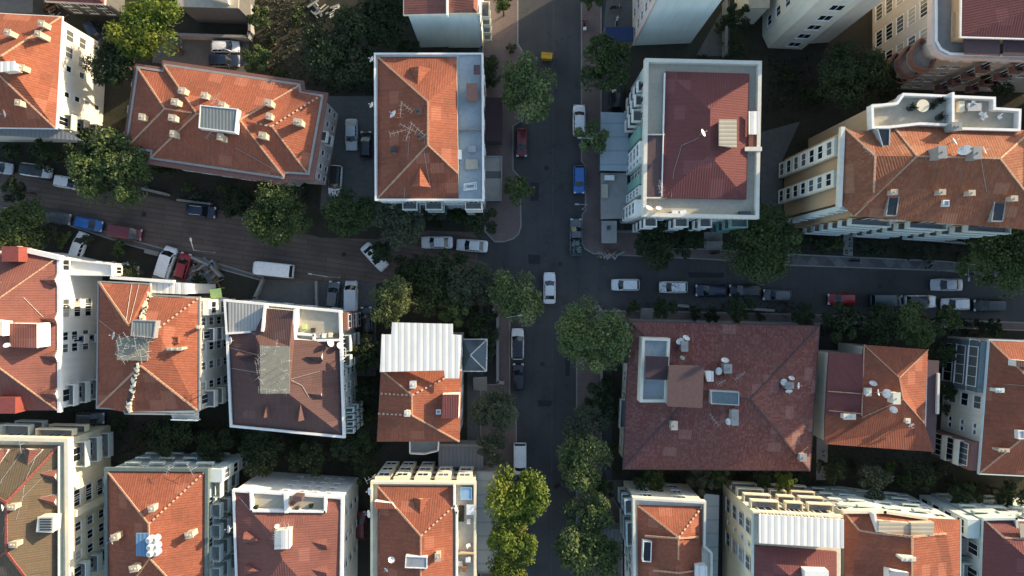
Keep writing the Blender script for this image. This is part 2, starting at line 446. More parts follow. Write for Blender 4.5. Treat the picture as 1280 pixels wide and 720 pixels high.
def rz_at(b, x, y):
    best = 0.0
    for (pts,) in b.tris:
        for i in range(1, len(pts)-1):
            A, B_, C = pts[0], pts[i], pts[i+1]
            d = (B_.y-C.y)*(A.x-C.x)+(C.x-B_.x)*(A.y-C.y)
            if abs(d) < 1e-9: continue
            u = ((B_.y-C.y)*(x-C.x)+(C.x-B_.x)*(y-C.y))/d; v = ((C.y-A.y)*(x-C.x)+(A.x-C.x)*(y-C.y))/d
            if u >= -.001 and v >= -.001 and u+v <= 1.001:
                best = max(best, u*A.z+v*B_.z+(1-u-v)*C.z)
    return best
def on(b, px, py, h=0.0):
    "point of the roof under pixel; h: height of the object whose top is at that pixel"
    z = b.z
    for _ in range(6):
        p = W(px, py, z+h); z = rz_at(b, p.x, p.y) or b.z
    p = W(px, py, z+h); return Vector((p.x, p.y, z))

def ring(b, pts, z, w, z0, z1, mat='white', name='parapet', parent=None):
    mb = MB(); mb.ring(PX(pts, z), w, z0, z1); return mb.build(name, M[mat], parent or b.root)
def lowall(b, line, z, w, z0, z1, mat='white', name='parapet', parent=None):
    "open wall along a pixel polyline"
    mb = MB(); P = [W(p[0], p[1], z) for p in line]
    for a, c in zip(P, P[1:]):
        d = (c-a).normalized()*w*.5
        mb.bar(Vector((a.x,a.y,(z0+z1)/2))-d, Vector((c.x,c.y,(z0+z1)/2))+d, w, z1-z0)
    return mb.build(name, M[mat], parent or b.root)
def slab(b, pts, z, t, mat, name='terrace', parent=None, reg=True):
    mb = MB(); P = PX(pts, z); mb.prism(P, z-t, z); 
    if reg: b.tris.append(([Vector((p[0],p[1],z)) for p in ccw(P)],))
    return mb.build(name, M[mat], parent or b.root)
def hut(b, pts, z0, z1, wall='white', top='purple', name='roof_room', over=.15, tilt=0.0):
    "a small room standing on the roof"
    P = ccw(PX(pts, z1)); mb = MB(); mb.prism(offset(P, over), z0, z1-.15)
    o = mb.build(name, M[wall], b.root); m2 = MB(); m2.prism(P, z1-.15, z1); m2.build('flat_roof', M[top], o)
    b.tris.append(([Vector((p[0],p[1],z1)) for p in P],))
    return o

_cache = {}
def win_mesh(w, h, fr, kind):
    key = ('w', round(w,2), round(h,2), fr, kind)
    if key in _cache: return _cache[key]
    f = MB(); t = .09; d = .05     # local: x along the wall, y outwards, z up; origin at window centre
    for sx in (-1, 1): f.box((sx*(w/2-t/2), d/2, 0), (t, d, h))
    for sz in (-1, 1): f.box((0, d/2, sz*(h/2-t/2)), (w-2*t, d, t))
    if w > .9: f.box((0, d/2, 0), (t*.7, d*.9, h-2*t))
    if w > 2.0:
        for sx in (-.5,.5): f.box((sx*w/2, d/2, 0), (t*.7, d*.9, h-2*t))
    p = MB(); p.box((0, .012, 0), (w-2*t, .02, h-2*t))
    s = MB(); s.box((0, .06, -h/2-.04), (w+.16, .12, .07))
    r = (f.mesh('window', M[fr]), p.mesh('pane', M[kind]), s.mesh('sill', M[fr]))
    _cache[key] = r; return r
def link(me, name, parent, loc, rz=0.0):
    o = bpy.data.objects.new(name, me); col.objects.link(o); o.parent = parent; o.location = loc; o.rotation_euler = (0,0,rz); return o

def wallframe(b, A, B_, z, out=None):
    a = W(*A, z); c = W(*B_, z); d = Vector((c.x-a.x, c.y-a.y, 0)); L = d.length; d.normalize()
    n = Vector((d.y, -d.x, 0)); mid = (a+c)/2
    if out is not None: 
        if n.dot(Vector((out[0],-out[1],0))) < 0: n = -n
    elif n.dot(Vector((-mid.x,-mid.y,0))) < 0: n = -n
    return a, d, n, L
def wins(b, A, B_, cols, rows, w=1.1, h=1.3, z=None, inset=0.0, fr='whitemetal', out=None, jit=0.0):
    "windows on the wall between pixels A and B (at height z); cols are fractions along it, rows are sill-centre heights"
    z = z or b.z; a, d, n, L = wallframe(b, A, B_, z, out)
    rz = math.atan2(n.y, n.x) - math.pi/2
    org = b.root.location
    for t in cols:
        for zz in rows:
            ww = w; 
            if isinstance(t, tuple): tt, ww = t
            else: tt = t
            kind = random.choice(('glass','glass','glass','glass2','glass2','glass3'))
            fm, pm, sm = win_mesh(ww, h, fr, kind)
            p = Vector((a.x, a.y, 0)) + d*(L*tt) + n*(.003-inset); p.z = zz
            o = link(fm, 'window', b.root, p-org, rz)
            link(pm, 'pane', o, (0,0,0)); link(sm, 'sill', o, (0,0,0))
def balcs(b, A, B_, t0, t1, zs, depth=1.2, mat='white', z=None, inset=0.0, ph=.95, floor='balconyfloor', out=None, awn=None, door=True):
    z = z or b.z; a, d, n, L = wallframe(b, A, B_, z, out); rz = math.atan2(n.y, n.x) - math.pi/2; org = b.root.location
    w = L*(t1-t0); key = ('b', round(w,2), depth, mat, ph, floor)
    if key not in _cache:
        f = MB(); f.box((0, depth/2, -.09), (w, depth, .18)); q = MB(); t = .1
        q.box((0, depth-t/2, ph/2), (w, t, ph))
        for s in (-1,1): q.box((s*(w/2-t/2), (depth-t)/2, ph/2), (t, depth-t, ph))
        r = MB(); r.box((0, depth-t/2, ph+.03), (w+.04, t+.05, .05))
        _cache[key] = (f.mesh('balcony', M[floor]), q.mesh('balustrade', M[mat]), r.mesh('handrail', M[mat]))
    fm, qm, rm = _cache[key]
    for zz in zs:
        p = Vector((a.x,a.y,0)) + d*(L*(t0+t1)/2) + n*(.002-inset); p.z = zz
        o = link(fm, 'balcony', b.root, p-org, rz); link(qm, 'balustrade', o, (0,0,0)); link(rm, 'handrail', o, (0,0,0))
        if door:
            f2, p2, s2 = win_mesh(min(1.9, w*.6), 2.0, 'whitemetal', 'glass'); q = p + n*.01; q.z = zz+1.02
            o2 = link(f2, 'balcony_door', b.root, q-org, rz); link(p2, 'pane', o2, (0,0,0))
def bays(b, A, B_, t0, t1, z0, z1, depth=.7, mat='white', z=None, floors=None, fr='whitemetal', inset=0.0, h=1.5, sides=True):
    "a projecting bay running up the wall with a window on each floor"
    z = z or b.z; a, d, n, L = wallframe(b, A, B_, z); w = L*(t1-t0); rz = math.atan2(n.y, n.x) - math.pi/2
    c = Vector((a.x,a.y,0)) + d*(L*(t0+t1)/2) + n*(depth/2-inset); mb = MB(); mb.box((c.x,c.y,(z0+z1)/2), (w, depth, z1-z0), rz)
    o = mb.build('bay', M[mat], b.root); org = b.root.location
    for k in range(floors or 0):
        zz = z0 + (k+.5)*(z1-z0)/floors
        fm, pm, sm = win_mesh(w*.8, h, fr, 'glass' if random.random()<.6 else 'glass2'); p = c + n*(depth/2+.003); p.z = zz
        q = link(fm, 'window', b.root, p-org, rz); link(pm, 'pane', q, (0,0,0)); link(sm, 'sill', q, (0,0,0))
    return o

def chimney(b, px, py, w=.7, d=.7, h=1.2, mat='cream', rz=0.0, cap=None, parent=None):
    mat = {'cream':'stack','white':'stackw'}.get(mat, mat); cap = cap or mat; w *= .8; d *= .85
    p = on(b, px, py, h); mb = MB(); mb.box((p.x,p.y,p.z-.4+(h+.3)/2), (w,d,h+.5), rz)
    o = mb.build('chimney', M[mat], parent or b.roof or b.root)
    # crown of the stack in the same mesh: slab and two flues
    m2 = MB(); m2.box((p.x,p.y,p.z+h), (w+.16,d+.16,.1), rz)
    for s in ((-.2,.2) if w > .8 else (0,)):
        m2.tube((p.x+s*w*math.cos(rz), p.y+s*w*math.sin(rz), p.z+h+.02), (p.x+s*w*math.cos(rz), p.y+s*w*math.sin(rz), p.z+h+.22), .11, n=7)
    me = m2.mesh('x', [M[cap]], origin(o)); 
    import bmesh
    bm = bmesh.new(); bm.from_mesh(o.data); n0 = len(bm.faces); bm.from_mesh(me); o.data.materials.append(M[cap])
    bm.faces.ensure_lookup_table()
    for f in bm.faces[n0:]: f.material_index = 1
    bm.to_mesh(o.data); bm.free(); bpy.data.meshes.remove(me)
    return p

def dormer(b, fl, fr, tip, h=.9, mat='orange', front='white', base=None, over=.15):
    "gabled dormer: front eave corners and the point where its ridge meets the roof"
    T = on(b, *tip); zt = T.z
    A = on(b, *fl); C = on(b, *fr); z0 = min(A.z, C.z) if base is None else base
    z0 = min(z0, zt-.25); top = max(zt, z0+h*.6)
    A = W(*fl, z0+.12); C = W(*fr, z0+.12); mid = (A+C)/2; mid.z = top; T = W(*tip, zt); T.z = zt
    k = (mid-T); k.z = 0; k.normalize()
    mb = MB()
    for q in ([A, mid, T], [mid, C, T]): 
        if area([(p.x,p.y) for p in q]) < 0: q = q[::-1]
        mb.face(q, 0, face_uv(q))
    f = [A-k*over, C-k*over, mid-k*over]
    lo = [Vector((A.x,A.y,z0-.9)), Vector((C.x,C.y,z0-.9))]
    mb.face([lo[0]-k*over, lo[1]-k*over, f[1], f[2], f[0]], 1, [(0,0)]*5)
    for s, e in ((A, lo[0]), (C, lo[1])):
        mb.face([e-k*over, s-k*over, T], 1, [(0,0)]*3)
    o = mb.build('dormer', [M[mat], M[front]], b.roof)
    m2 = MB(); m2.bar(mid+Vector((0,0,.03)), T+Vector((0,0,.03)), .2, .1); m2.build('ridge_tiles', M['mortar'], b.root) if False else None
    return o
def boxdormer(b, pts, z0, z1, mat='red', side='white', slope=None):
    P = ccw(PX(pts, z1)); mb = MB(); mb.prism(P, z0, z1, 1, 0); 
    mb.uv[0] = face_uv([(p[0],p[1],z1) for p in P]); b.tris.append(([Vector((p[0],p[1],z1)) for p in P],))
    return mb.build('dormer', [M[mat], M[side]], b.roof)
def skylight(b, pts, h=.35, mat='glassroof', frame='whitemetal', z=None):
    c = (sum(p[0] for p in pts)/len(pts), sum(p[1] for p in pts)/len(pts)); q = on(b, *c); z = z or q.z + h
    mb = MB(); P = PX(pts, z); mb.ring(P, .12, z-1.2, z+.02); mb.prism(offset(ccw(P), .12), z-1.0, z-.05, 1)
    return mb.build('skylight', [M[frame], M[mat]], b.roof or b.root)

# ------------------------------------------------------------------ small rooftop things
def dish(p, az=0.0, r=.45, label='', group='satellite dishes', mast=.7, mat='whitemetal'):
    t = tag(empty('satellite_dish', p), label, 'satellite dish', group)
    m = MB(); m.tube((p.x,p.y,p.z-.3), (p.x,p.y,p.z+mast), .04, n=6); m.build('mast', M['greymetal'], t)
    dirv = Vector((math.cos(az), math.sin(az), .75)).normalized(); q = dirv.to_track_quat('Z','Y').to_matrix().to_4x4()
    c = Vector((p.x,p.y,p.z+mast)) + dirv*.08; m = MB()
    prof = [(r*k/5, .35*r*(k/5)**2) for k in range(6)]; m.lathe(c, prof, 14, 0, q); m.lathe(c, [(a, b_-.03) for a, b_ in prof], 14, 0, q)
    m.build('reflector', M[mat], t, smooth=True, weld=False)
    m = MB(); m.bar(c+(q@Vector((0,-r*.8,.15*r))), c+(q@Vector((0,0,r*1.2))), .05); m.box(c+(q@Vector((0,0,r*1.2))), (.12,.12,.12)); m.build('feed_arm', M['greymetal'], t)
    return t
def antenna(p, az=0.0, h=1.8, L=1.5, label='', group='rooftop antennas', n=5):
    t = tag(empty('antenna', p), label, 'antenna', group)
    m = MB(); m.tube((p.x,p.y,p.z-.3), (p.x,p.y,p.z+h), .035, n=5); m.build('mast', M['greymetal'], t)
    m = MB(); d = Vector((math.cos(az), math.sin(az), 0)); s = Vector((-d.y, d.x, 0)); c = Vector((p.x,p.y,p.z+h))
    m.bar(c-d*L/2, c+d*L/2, .035)
    for k in range(n):
        u = -L/2 + L*k/(n-1); w = .42 - .25*k/(n-1); m.bar(c+d*u-s*w, c+d*u+s*w, .022)
    m.build('boom', M['aerial'], t); return t
def acunit(p, rz=0.0, label='', group='rooftop air conditioners'):
    t = tag(empty('air_conditioner', p), label, 'air conditioner', group)
    m = MB(); m.box((p.x,p.y,p.z+.4), (.95,.42,.75), rz); m.build('casing', M['whitemetal'], t)
    d = Vector((-math.sin(rz), math.cos(rz), 0)); m = MB(); c = Vector((p.x,p.y,p.z+.4))-d*.215; m.tube(c, c-d*.02, .28, n=12); m.build('fan_grille', M['darkmetal'], t); return t
def tank(p, r=.55, h=1.2, label='', mat='whitemetal', group='rooftop water tanks'):
    t = tag(empty('water_tank', p), label, 'water tank', group)
    m = MB(); m.lathe(p, [(0,0),(r,0),(r*1.02,h*.3),(r,h*.32),(r,h*.6),(r*1.02,h*.62),(r,h*.9),(r*.6,h),(0,h)], 14); m.build('drum', M[mat], t)
    m = MB(); m.tube((p.x,p.y,p.z+h), (p.x,p.y,p.z+h+.08), .2, n=10); m.build('lid', M['greymetal'], t); return t
def cable(pts, label, sag=.0, r=.02, mat='aerial', group='rooftop cables'):
    m = MB(); o = Vector((pts[0].x, pts[0].y, 0)); 
    for a, c in zip(pts, pts[1:]):
        prev = a
        for k in range(1, 7):
            t = k/6; q = a.lerp(c, t); q.z -= sag*4*t*(1-t); m.tube(prev-o, q-o, r, n=5, caps=False); prev = q
    return m.thing('cable', M[mat], o, label, 'cable', group)
# ------------------------------------------------------------------ the ground, roads, pavements
def sheet(name, pts, z, mat, rawz=True):
    m = MB(); P = ccw(PX(pts, 0)); m.face([(p[0],p[1],z) for p in P]); o = m.build(name, M[mat]); o['kind'] = 'structure'; return o
def raised(name, pts, z, mat, kerb=True):
    m = MB(); P = ccw(PX(pts, 0))
    if kerb:
        m.ring(P, .18, -.05, z, 1); m.prism(offset(P, .18), -.05, z-.004, 0)
    else: m.prism(P, -.05, z, 0)
    o = m.build(name, [M[mat], M['kerb']]); o['kind'] = 'structure'; return o
m = MB(); m.face([(-900,-900,0),(900,-900,0),(900,900,0),(-900,900,0)]); g = m.build('ground', M['soil']); g['kind'] = 'structure'
sheet('street', [(600,-700),(780,-700),(780,300),(820,308),(1000,322),(1180,337),(1290,350),(2600,430),(2600,500),(1290,404),(1000,396),(780,392),(765,400),(765,1500),(600,1500),(600,360),(590,350),(590,300),(600,296)], .006, 'asphalt')
sheet('side_street', [(-1400,-60),(-60,196),(0,211),(100,236),(200,247),(300,268),(400,297),(470,299),(520,288),(597,290),(597,350),(500,350),(460,356),(330,348),(250,330),(170,305),(60,270),(0,262),(-60,252),(-1400,10)], .010, 'blocks')
raised('pavement', [(600,-600),(648,-600),(648,55),(655,66),(655,150),(642,158),(642,212),(651,222),(652,283),(649,293),(642,299),(630,303),(618,303),(606,290),(603,262),(603,-600)][1:], .13, 'pavers')
raised('pavement', [(726,-600),(726,202),(731,208),(731,262),(727,268),(727,305),(731,312),(742,318),(890,325),(985,332),(985,318),(890,311),(800,309),(800,290),(752,290),(752,-600)], .13, 'pavers')
raised('pavement', [(985,332.2),(1180,339),(1290,350),(2000,397),(2000,377),(1290,338),(1180,326),(985,317)], .13, 'check')
raised('pavement', [(606,376),(618,378),(638,392),(638,502),(646,512),(646,1500),(600,1500),(600,480),(622,480),(622,394)], .13, 'pavers')
raised('pavement', [(738,400),(728,405),(722,414),(720,440),(720,1500),(778,1500),(778,640),(752,600),(752,440),(760,402),(1000,404),(1290,414),(2000,452),(2000,436),(1290,403),(1000,392),(800,388),(752,388)], .13, 'pavers')
raised('pavement', [(0,258),(60,266),(170,301),(250,322),(330,346),(330,352),(250,330),(165,308),(60,274),(0,266),(-300,236),(-300,228)], .12, 'yard')
# yards and courts
for nm, pts, mt in [
  ('yard', [(196,46),(312,46),(308,92),(190,78)], 'yard'), ('yard', [(600,18),(632,18),(632,65),(598,65)], 'yard'),
  ('yard', [(328,349),(400,352),(400,392),(318,390)], 'yard'), ('courtyard', [(400,352),(470,354),(470,470),(446,470),(446,392),(400,390)], 'yard'),
  ('courtyard', [(410,120),(468,120),(468,256),(400,262)], 'yard'), ('courtyard', [(952,165),(1000,152),(978,200),(978,300),(950,300)], 'yard'),
  ('courtyard', [(584,466),(604,466),(604,560),(584,560)], 'yard'), ('courtyard', [(752,600),(778,600),(778,720),(752,720)], 'yard'),
  ('path', [(1054,290),(1066,290),(1066,320),(1054,319)], 'concrete'), ('path', [(880,290),(903,290),(903,312),(880,310)], 'concrete'),
  ('path', [(184,400),(186,400),(186,401),(184,401)], 'yard'), ('terrace', [(770,305),(800,305),(800,288),(770,288)], 'concrete'),
  ('courtyard', [(758,0),(790,0),(790,60),(752,60)], 'yard'), ('courtyard', [(898,20),(912,0),(912,70),(870,70)], 'yard'),
  ('courtyard', [(1022,480),(1036,480),(1034,600),(1020,600)], 'concrete'), ('courtyard', [(190,345),(250,330),(275,345),(262,372),(190,360)], 'concrete'),
  ('empty_plot', [(313,-40),(372,-40),(408,0),(400,30),(385,60),(395,105),(350,98),(313,88)], 'dry')]:
    sheet(nm, pts, .014, mt)
# centre line of the avenue: worn dashes and a seam
m = MB()
for y in range(-600, 1500, 1):
    if y % 46 == 0 and not (290 < y+20 < 395):
        x = 692 - (y)*0.004; P = PX([(x-.5,y),(x+.5,y),(x+.5-.1,y+40),(x-.5-.1,y+40)], 0); m.face([(p[0],p[1],.012) for p in ccw(P)])
m.build('lane_marking', M['line'])['kind'] = 'structure'

for k,(x0,y0,x1,y1) in enumerate(((662,228,674,251),(706,430,713,470),(672,500,690,508),(860,340,905,347),(660,318,676,330))):
    P = PX([(x0,y0),(x1,y0+1),(x1-1,y1),(x0+1,y1)], 0); m = MB(); m.face([(p[0],p[1],.016) for p in ccw(P)]); m.build('road_patch', M['patch'])['kind'] = 'structure'
for k,(x,y) in enumerate(((683,210),(700,330),(678,455),(800,348),(960,345),(1100,358),(430,318),(180,268),(700,560))):
    p = W(x,y,0); m = MB(); m.tube((p.x,p.y,.0),(p.x,p.y,.02),.36,n=14); m.build('manhole_cover', M['iron'])['kind'] = 'structure'
# ------------------------------------------------------------------ the buildings, one by one
def rows(z, n, top=1.5, bot=1.6):
    return [bot + k*(z-top-bot)/(n-1) for k in range(n)] if n > 1 else [z-top]

# 1 -- corner block at the top left
b = building('apartment_building', 'orange-roofed block with a bright white wall, at the left edge above the side street', [(-92,12),(77,21),(69,160),(-92,158)], 10.5, 'ivory', overhang=.25)
o = hip(b, [(-92,12),(77,21),(69,160),(-92,158)], 10.5, (2,70), (-22,74), 14.0, 'orange', 'mortar')
ring(b, [(-93,11),(78,20),(70,161),(-93,159)], 10.5, .12, 10.2, 10.45, 'white', 'gutter')
wins(b, (77,21), (69,160), [.12,.27], [8.3], 1.5, 1.6, inset=.25); wins(b, (77,21), (69,160), [.42], [8.2,5.4,2.6], .9, 1.1, inset=.25)
wins(b, (77,21), (69,160), [.66,.86][:1], [8.3,6.1,3.9,1.7], .8, 1.1, inset=.25); wins(b, (77,21), (69,160), [.12,.3], [5.6,2.8], 1.5, 1.5, inset=.25)
balcs(b, (77,21), (69,160), .84, .98, [7.6,4.9,2.2], 1.1, 'cream', inset=.25)
slab(b, [(-90,157),(72,160),(104,176),(20,170),(-90,166)], 8.5, .2, 'greysheet', 'awning', reg=False)
for px,py,h in ((9,40,1.5),(47,42,1.8),(51,29,1.3),(26,84,1.2),(22,128,1.2)): chimney(b, px, py, .75, .75, h, 'cream', R(-8))
hut(b, [(0,77),(18,76),(20,88),(0,90)], 13.2, 14.6, 'cream', 'whitesheet', 'roof_hatch')
skylight(b, [(21,82),(31,82),(31,92),(21,92)], .5, 'glass')
b1 = b
# 2 -- the rotated block with the glazed lantern
out2 = [(169,79),(202,84),(203,75),(380,101),(381,112),(410,116),(392,226),(361,224),(358,231),(184,205),(186,194),(152,190)]
b = building('apartment_building', 'slightly turned orange-roofed block with a greenish glazed lantern in its middle', out2, 8.8, 'pink', overhang=.7)
m_ = MB(); m_.prism(PX(out2, 8.8), 8.45, 8.8); m_.build('cornice', M['brick'], b.root)
V = dict(a=(205,82,9.0), b=(374,107,9.0), c=(355,221,9.0), d=(189,197,9.0), P=(246,142,11.6), Q=(300,150,11.6),
 e=(173,86,8.95), f=(204,91,8.95), g=(160,183,8.95), h=(188,188,8.95), L=(206,136,10.9), i=(372,113,8.95), j=(402,119,8.95), k=(384,216,8.95), l=(356,214,8.95), N=(340,158,10.9))
o = roof(b, {k:V[k] for k in 'abcdPQ'}, ["a b Q P","b c Q","c d P Q","d a P"], 'orange', drop=8.8)
V2 = {k:V[k] for k in 'efghL'}; V2['p'] = (240,141,11.3)
roof(b, V2, ["e f p L","e L g","g L p h"], 'orange', drop=8.8, name='wing_roof')
V3 = {k:V[k] for k in 'ijklN'}; V3['q'] = (303,151,11.4)
roof(b, V3, ["q i j N","N j k","q N k l"], 'orange', drop=8.8, name='wing_roof')
ridges(b, [[V['a'],V['P']],[V['d'],V['P']],[V['P'],V['Q']],[V['Q'],V['b']],[V['Q'],V['c']],[V['e'],V['L']],[V['g'],V['L']],[V['N'],V['k']],[V['L'],V2['p']]], 'mortar')
ridges(b, [[V['j'],V['N']],[V['N'],(303,151,11.2)]], 'mortarw')
ring(b, [(172,83),(204,88),(206,80),(376,105),(377,115),(405,119),(387,219),(357,217),(355,224),(188,199),(189,190),(157,186)], 8.8, .28, 8.7, 9.02, 'concrete', 'gutter')
skylight(b, [(250,131),(297,136),(294,166),(248,160)], 1.0, 'glassroof')
for px,py,w,h in ((227,113,.9,1.3),(255,119,.8,1.1),(277,131,.8,1.4),(177,146,.8,1.2),(215,147,1.0,1.4),(216,167,.8,1.3),(275,171,.8,1.7),(218,127,.9,1.5),(335,128,.9,1.6),(336,145,.7,1.2),(372,152,1.2,1.5),(328,169,1.0,1.4)):
    chimney(b, px, py, w, .8, h, 'cream', R(-8))
wins(b, (410,116), (392,226), [.12,.28,.62,.78,.9], [7.2,4.6,2.0], .8, 1.2, inset=.7); balcs(b, (410,116), (392,226), .4, .52, [6.0,3.4], .9, 'white', inset=.7)
wins(b, (169,79), (152,190), [.2,.5,.8], [7.2,4.6,2.0], 1.0, 1.2, inset=.7); wins(b, (184,205), (358,231), [.1,.25,.4,.55,.7,.85], [7.0,4.4,1.9], 1.3, 1.3, inset=.7)
b2 = b
# 3 -- block with the blue-grey terrace
out3 = [(469,68),(603,68),(604,258),(470,249)]
b = building('apartment_building', 'block with a half maroon half orange roof and a narrow blue-grey roof terrace', [(469,68),(603,68),(604,250),(470,250)], 11, 'mint', overhang=.1)
V = dict(a=(472,71,11.05), b=(571,71,11.05), c=(571,97,12.1), d=(573,217,12.1), e=(573,248,11.05), f=(472,248,11.05), r=(535,127,13.7), s=(535,181,13.7))
o = roof(b, V, ["a b c r","r c d s","s d e f","a r s f"], 'orange', drop=10.9, side='mint')
ridges(b, [[V['a'],V['r']],[V['r'],V['s']],[V['s'],V['d']],[V['f'],V['s']]], 'mortar', .22)
ring(b, [(468,67),(604,67),(605,251),(469,251)], 11, .22, 10.6, 11.35, 'white')
lowall(b, [(603,68),(604,250)], 11.9, .25, 11.3, 11.9, 'white')
slab(b, [(574,70),(601,70),(602,249),(574,249)], 11.12, .3, 'bluefloor')
lowall(b, [(574,162),(601,162)], 11.5, .1, 11.1, 11.8, 'concrete', 'terrace_divider')
dormer(b, (511,85), (538,86), (522,106), .9, 'orange', 'white'); dormer(b, (514,234), (538,234), (525,207), .8, 'orange', 'mint')
for px,py in ((524,138),(525,170),(492,187)): chimney(b, px, py, .7, .7, .7, 'concrete', cap='darkmetal')
hut(b, [(583,104),(597,104),(597,126),(583,126)], 11.1, 12.5, 'concrete', 'purple', 'terrace_room')
slab(b, [(592,81),(600,81),(600,93),(592,93)], 12.2, .1, 'purple', 'canopy', reg=False)
balcs(b, (470,250), (604,250), .22, .36, [7.9,5.1,2.3], 1.0, 'mint'); balcs(b, (470,250), (604,250), .44, .6, [7.9,5.1,2.3], 1.0, 'mint'); balcs(b, (470,250), (604,250), .82, .98, [7.9,5.1,2.3], 1.0, 'white')
wins(b, (470,250), (604,250), [.12,.4,.66,.75], [9.4,6.6,3.8,1.4], .9, 1.2, inset=.1); wins(b, (604,67), (604,250), [.1,.25,.42,.6,.78,.92], [9.2,6.4,3.6,1.4], 1.3, 1.3, inset=.1, out=(1,0))
b3 = b
# 4 -- top centre
b = building('apartment_building', 'red-roofed block with plain pale blue end walls at the top, left of the avenue', [(505,-90),(603,-90),(601,16),(505,18)], 13, 'paleblue', overhang=.35)
roof(b, dict(a=(505,-90,13), m=(559,-90,13.6), n=(559,17,13.6), d=(505,18,13)), ["a m n d"], 'red')
roof(b, dict(m=(560,-90,13.5), b=(597,-90,13), c=(597,16,13), n=(560,16,13.5), p=(592,-90,13.6), q=(592,10,13.8)), ["m p q n","p b c q","n q c"], 'red', name='roof')
lowall(b, [(559,-90),(559,18)], 13.8, .25, 13, 13.9, 'white'); ring(b, [(504,-91),(604,-91),(602,17),(504,19)], 13, .15, 12.7, 12.98, 'cream', 'gutter')
m_ = MB(); P = W(597,16,13); m_.box((P.x-2.5, P.y+.6, 6.4), (4.6,1.0,12.6)); m_.build('wall', M['paleblue'], b.root)
balcs(b, (603,-60), (601,16), .72, .98, [10.4,7.6,4.8,2.0], 1.0, 'cream')
# 5 -- tall block right of the avenue at the top
b = building('apartment_building', 'tall pale blue block with a pinkish window front at the top, right of the avenue', [(792,57),(863,54),(862,-60),(791,-60)], 17, 'paleblue', ground=True, overhang=0)
m_ = MB(); Q = ccw(PX([(790.6,57.6),(790.6,-60),(793,-60),(793,57.6)], 0)); m_.prism(Q, 0, 17.1); m_.build('facade', M['pink'], b.root)
ring(b, [(790,58),(865,55),(864,-61),(789,-61)], 0, .3, 16.9, 17.5, 'white')
wp = PX([(790.6,57.6),(790.6,-60)], 0)
for k, t in enumerate((.10,.3,.5,.7,.9)):
    a, c = W(790.5,57,0), W(790.5,-60,0); n = Vector((-1,0,0)); rz = R(90)
    for zz in (2,4.8,7.6,10.4,13.2,15.6):
        fm, pm, sm = win_mesh(1.2, 1.4, 'whitemetal', 'glass'); q = a.lerp(c, t); q.z = zz; q.x -= .01
        ob = link(fm, 'window', b.root, q-b.root.location, rz); link(pm, 'pane', ob, (0,0,0)); link(sm, 'sill', ob, (0,0,0))
# 6 -- the flat-terraced block with the plum roof
out6 = [(808,74),(951,78),(948,272),(805,269)]
b = building('apartment_building', 'block with turquoise striped front and plum-red roof set inside pale roof terraces', out6, 12.6, 'mint', overhang=.15)
slab(b, out6, 12.62, .2, 'beigefloor')
ring(b, [(806.5,72.5),(952.5,76),(949,273.5),(803.5,270.5)], 13.4, .45, 12.3, 13.4, 'ivory')
V = dict(a=(832,89,13.1), b=(937,92,13.1), c=(933,249,13.1), d=(827,247,13.1), r=(888,137,14.5), s=(887,193,14.5))
o = roof(b, V, ["a b r","b c s r","c d s","d a r s"], 'maroon', drop=12.55, side='ivory')
slab(b, [(807,169),(829,169),(827,246),(806,246)], 13.15, .2, 'purple', 'terrace_roof')
lowall(b, [(807,168),(830,168)], 13.3, .15, 12.6, 13.3, 'ivory', 'terrace_divider'); lowall(b, [(806,247),(826,247)], 13.3, .15, 12.6, 13.3, 'ivory', 'terrace_divider')
lowall(b, [(831,92),(827,245)], 13.2, .12, 12.8, 13.35, 'white', 'gutter')
slab(b, [(936,139),(950,139),(950,168),(936,168)], 13.7, .1, 'whitesheet', 'canopy', reg=False); slab(b, [(936,169),(950,169),(950,184),(936,184)], 13.3, .2, 'red', 'canopy', reg=False)
lowall(b, [(934,186),(950,186)], 13.5, .5, 12.6, 13.5, 'ivory', 'terrace_divider')
hut(b, [(899,149),(921,149),(921,184),(899,182)], 13.6, 15.0, 'cream', 'tansheet', 'roof_room')
for k,(y0,y1) in enumerate(((96,110),(114,128),(133,148))): balcs(b, (806,72), (804,271), (y0-72)/199, (y1-72)/199, [10.2,7.4,4.6,1.9], .6+.3*k, 'white')
for t0,t1,mt in ((.42,.5,'teal'),(.52,.62,'white'),(.62,.66,'mint'),(.73,.79,'teal'),(.8,.86,'mint')): bays(b, (806,72), (804,271), t0, t1, .2, 12.3, .5, mt, floors=5 if mt!='teal' else None, h=1.3)
bays(b, (806,72), (804,271), .89, .985, .2, 12.3, 1.0, 'white', floors=5)
wins(b, (806,72), (804,271), [.39,.69,.875], [11,8.5,6,3.5,1.3], .9, 1.3, inset=.15)
for t0,t1 in ((.03,.14),(.3,.42),(.52,.63),(.8,.95)): balcs(b, (805,271), (948,272), t0, t1, [9.9,7.1,4.3,1.8], 1.1, 'white' if t0<.7 else 'teal')
wins(b, (805,271), (948,272), [.2,.46,.7], [11,8.2,5.4,2.6], 1.2, 1.4, inset=.15)
b6 = b
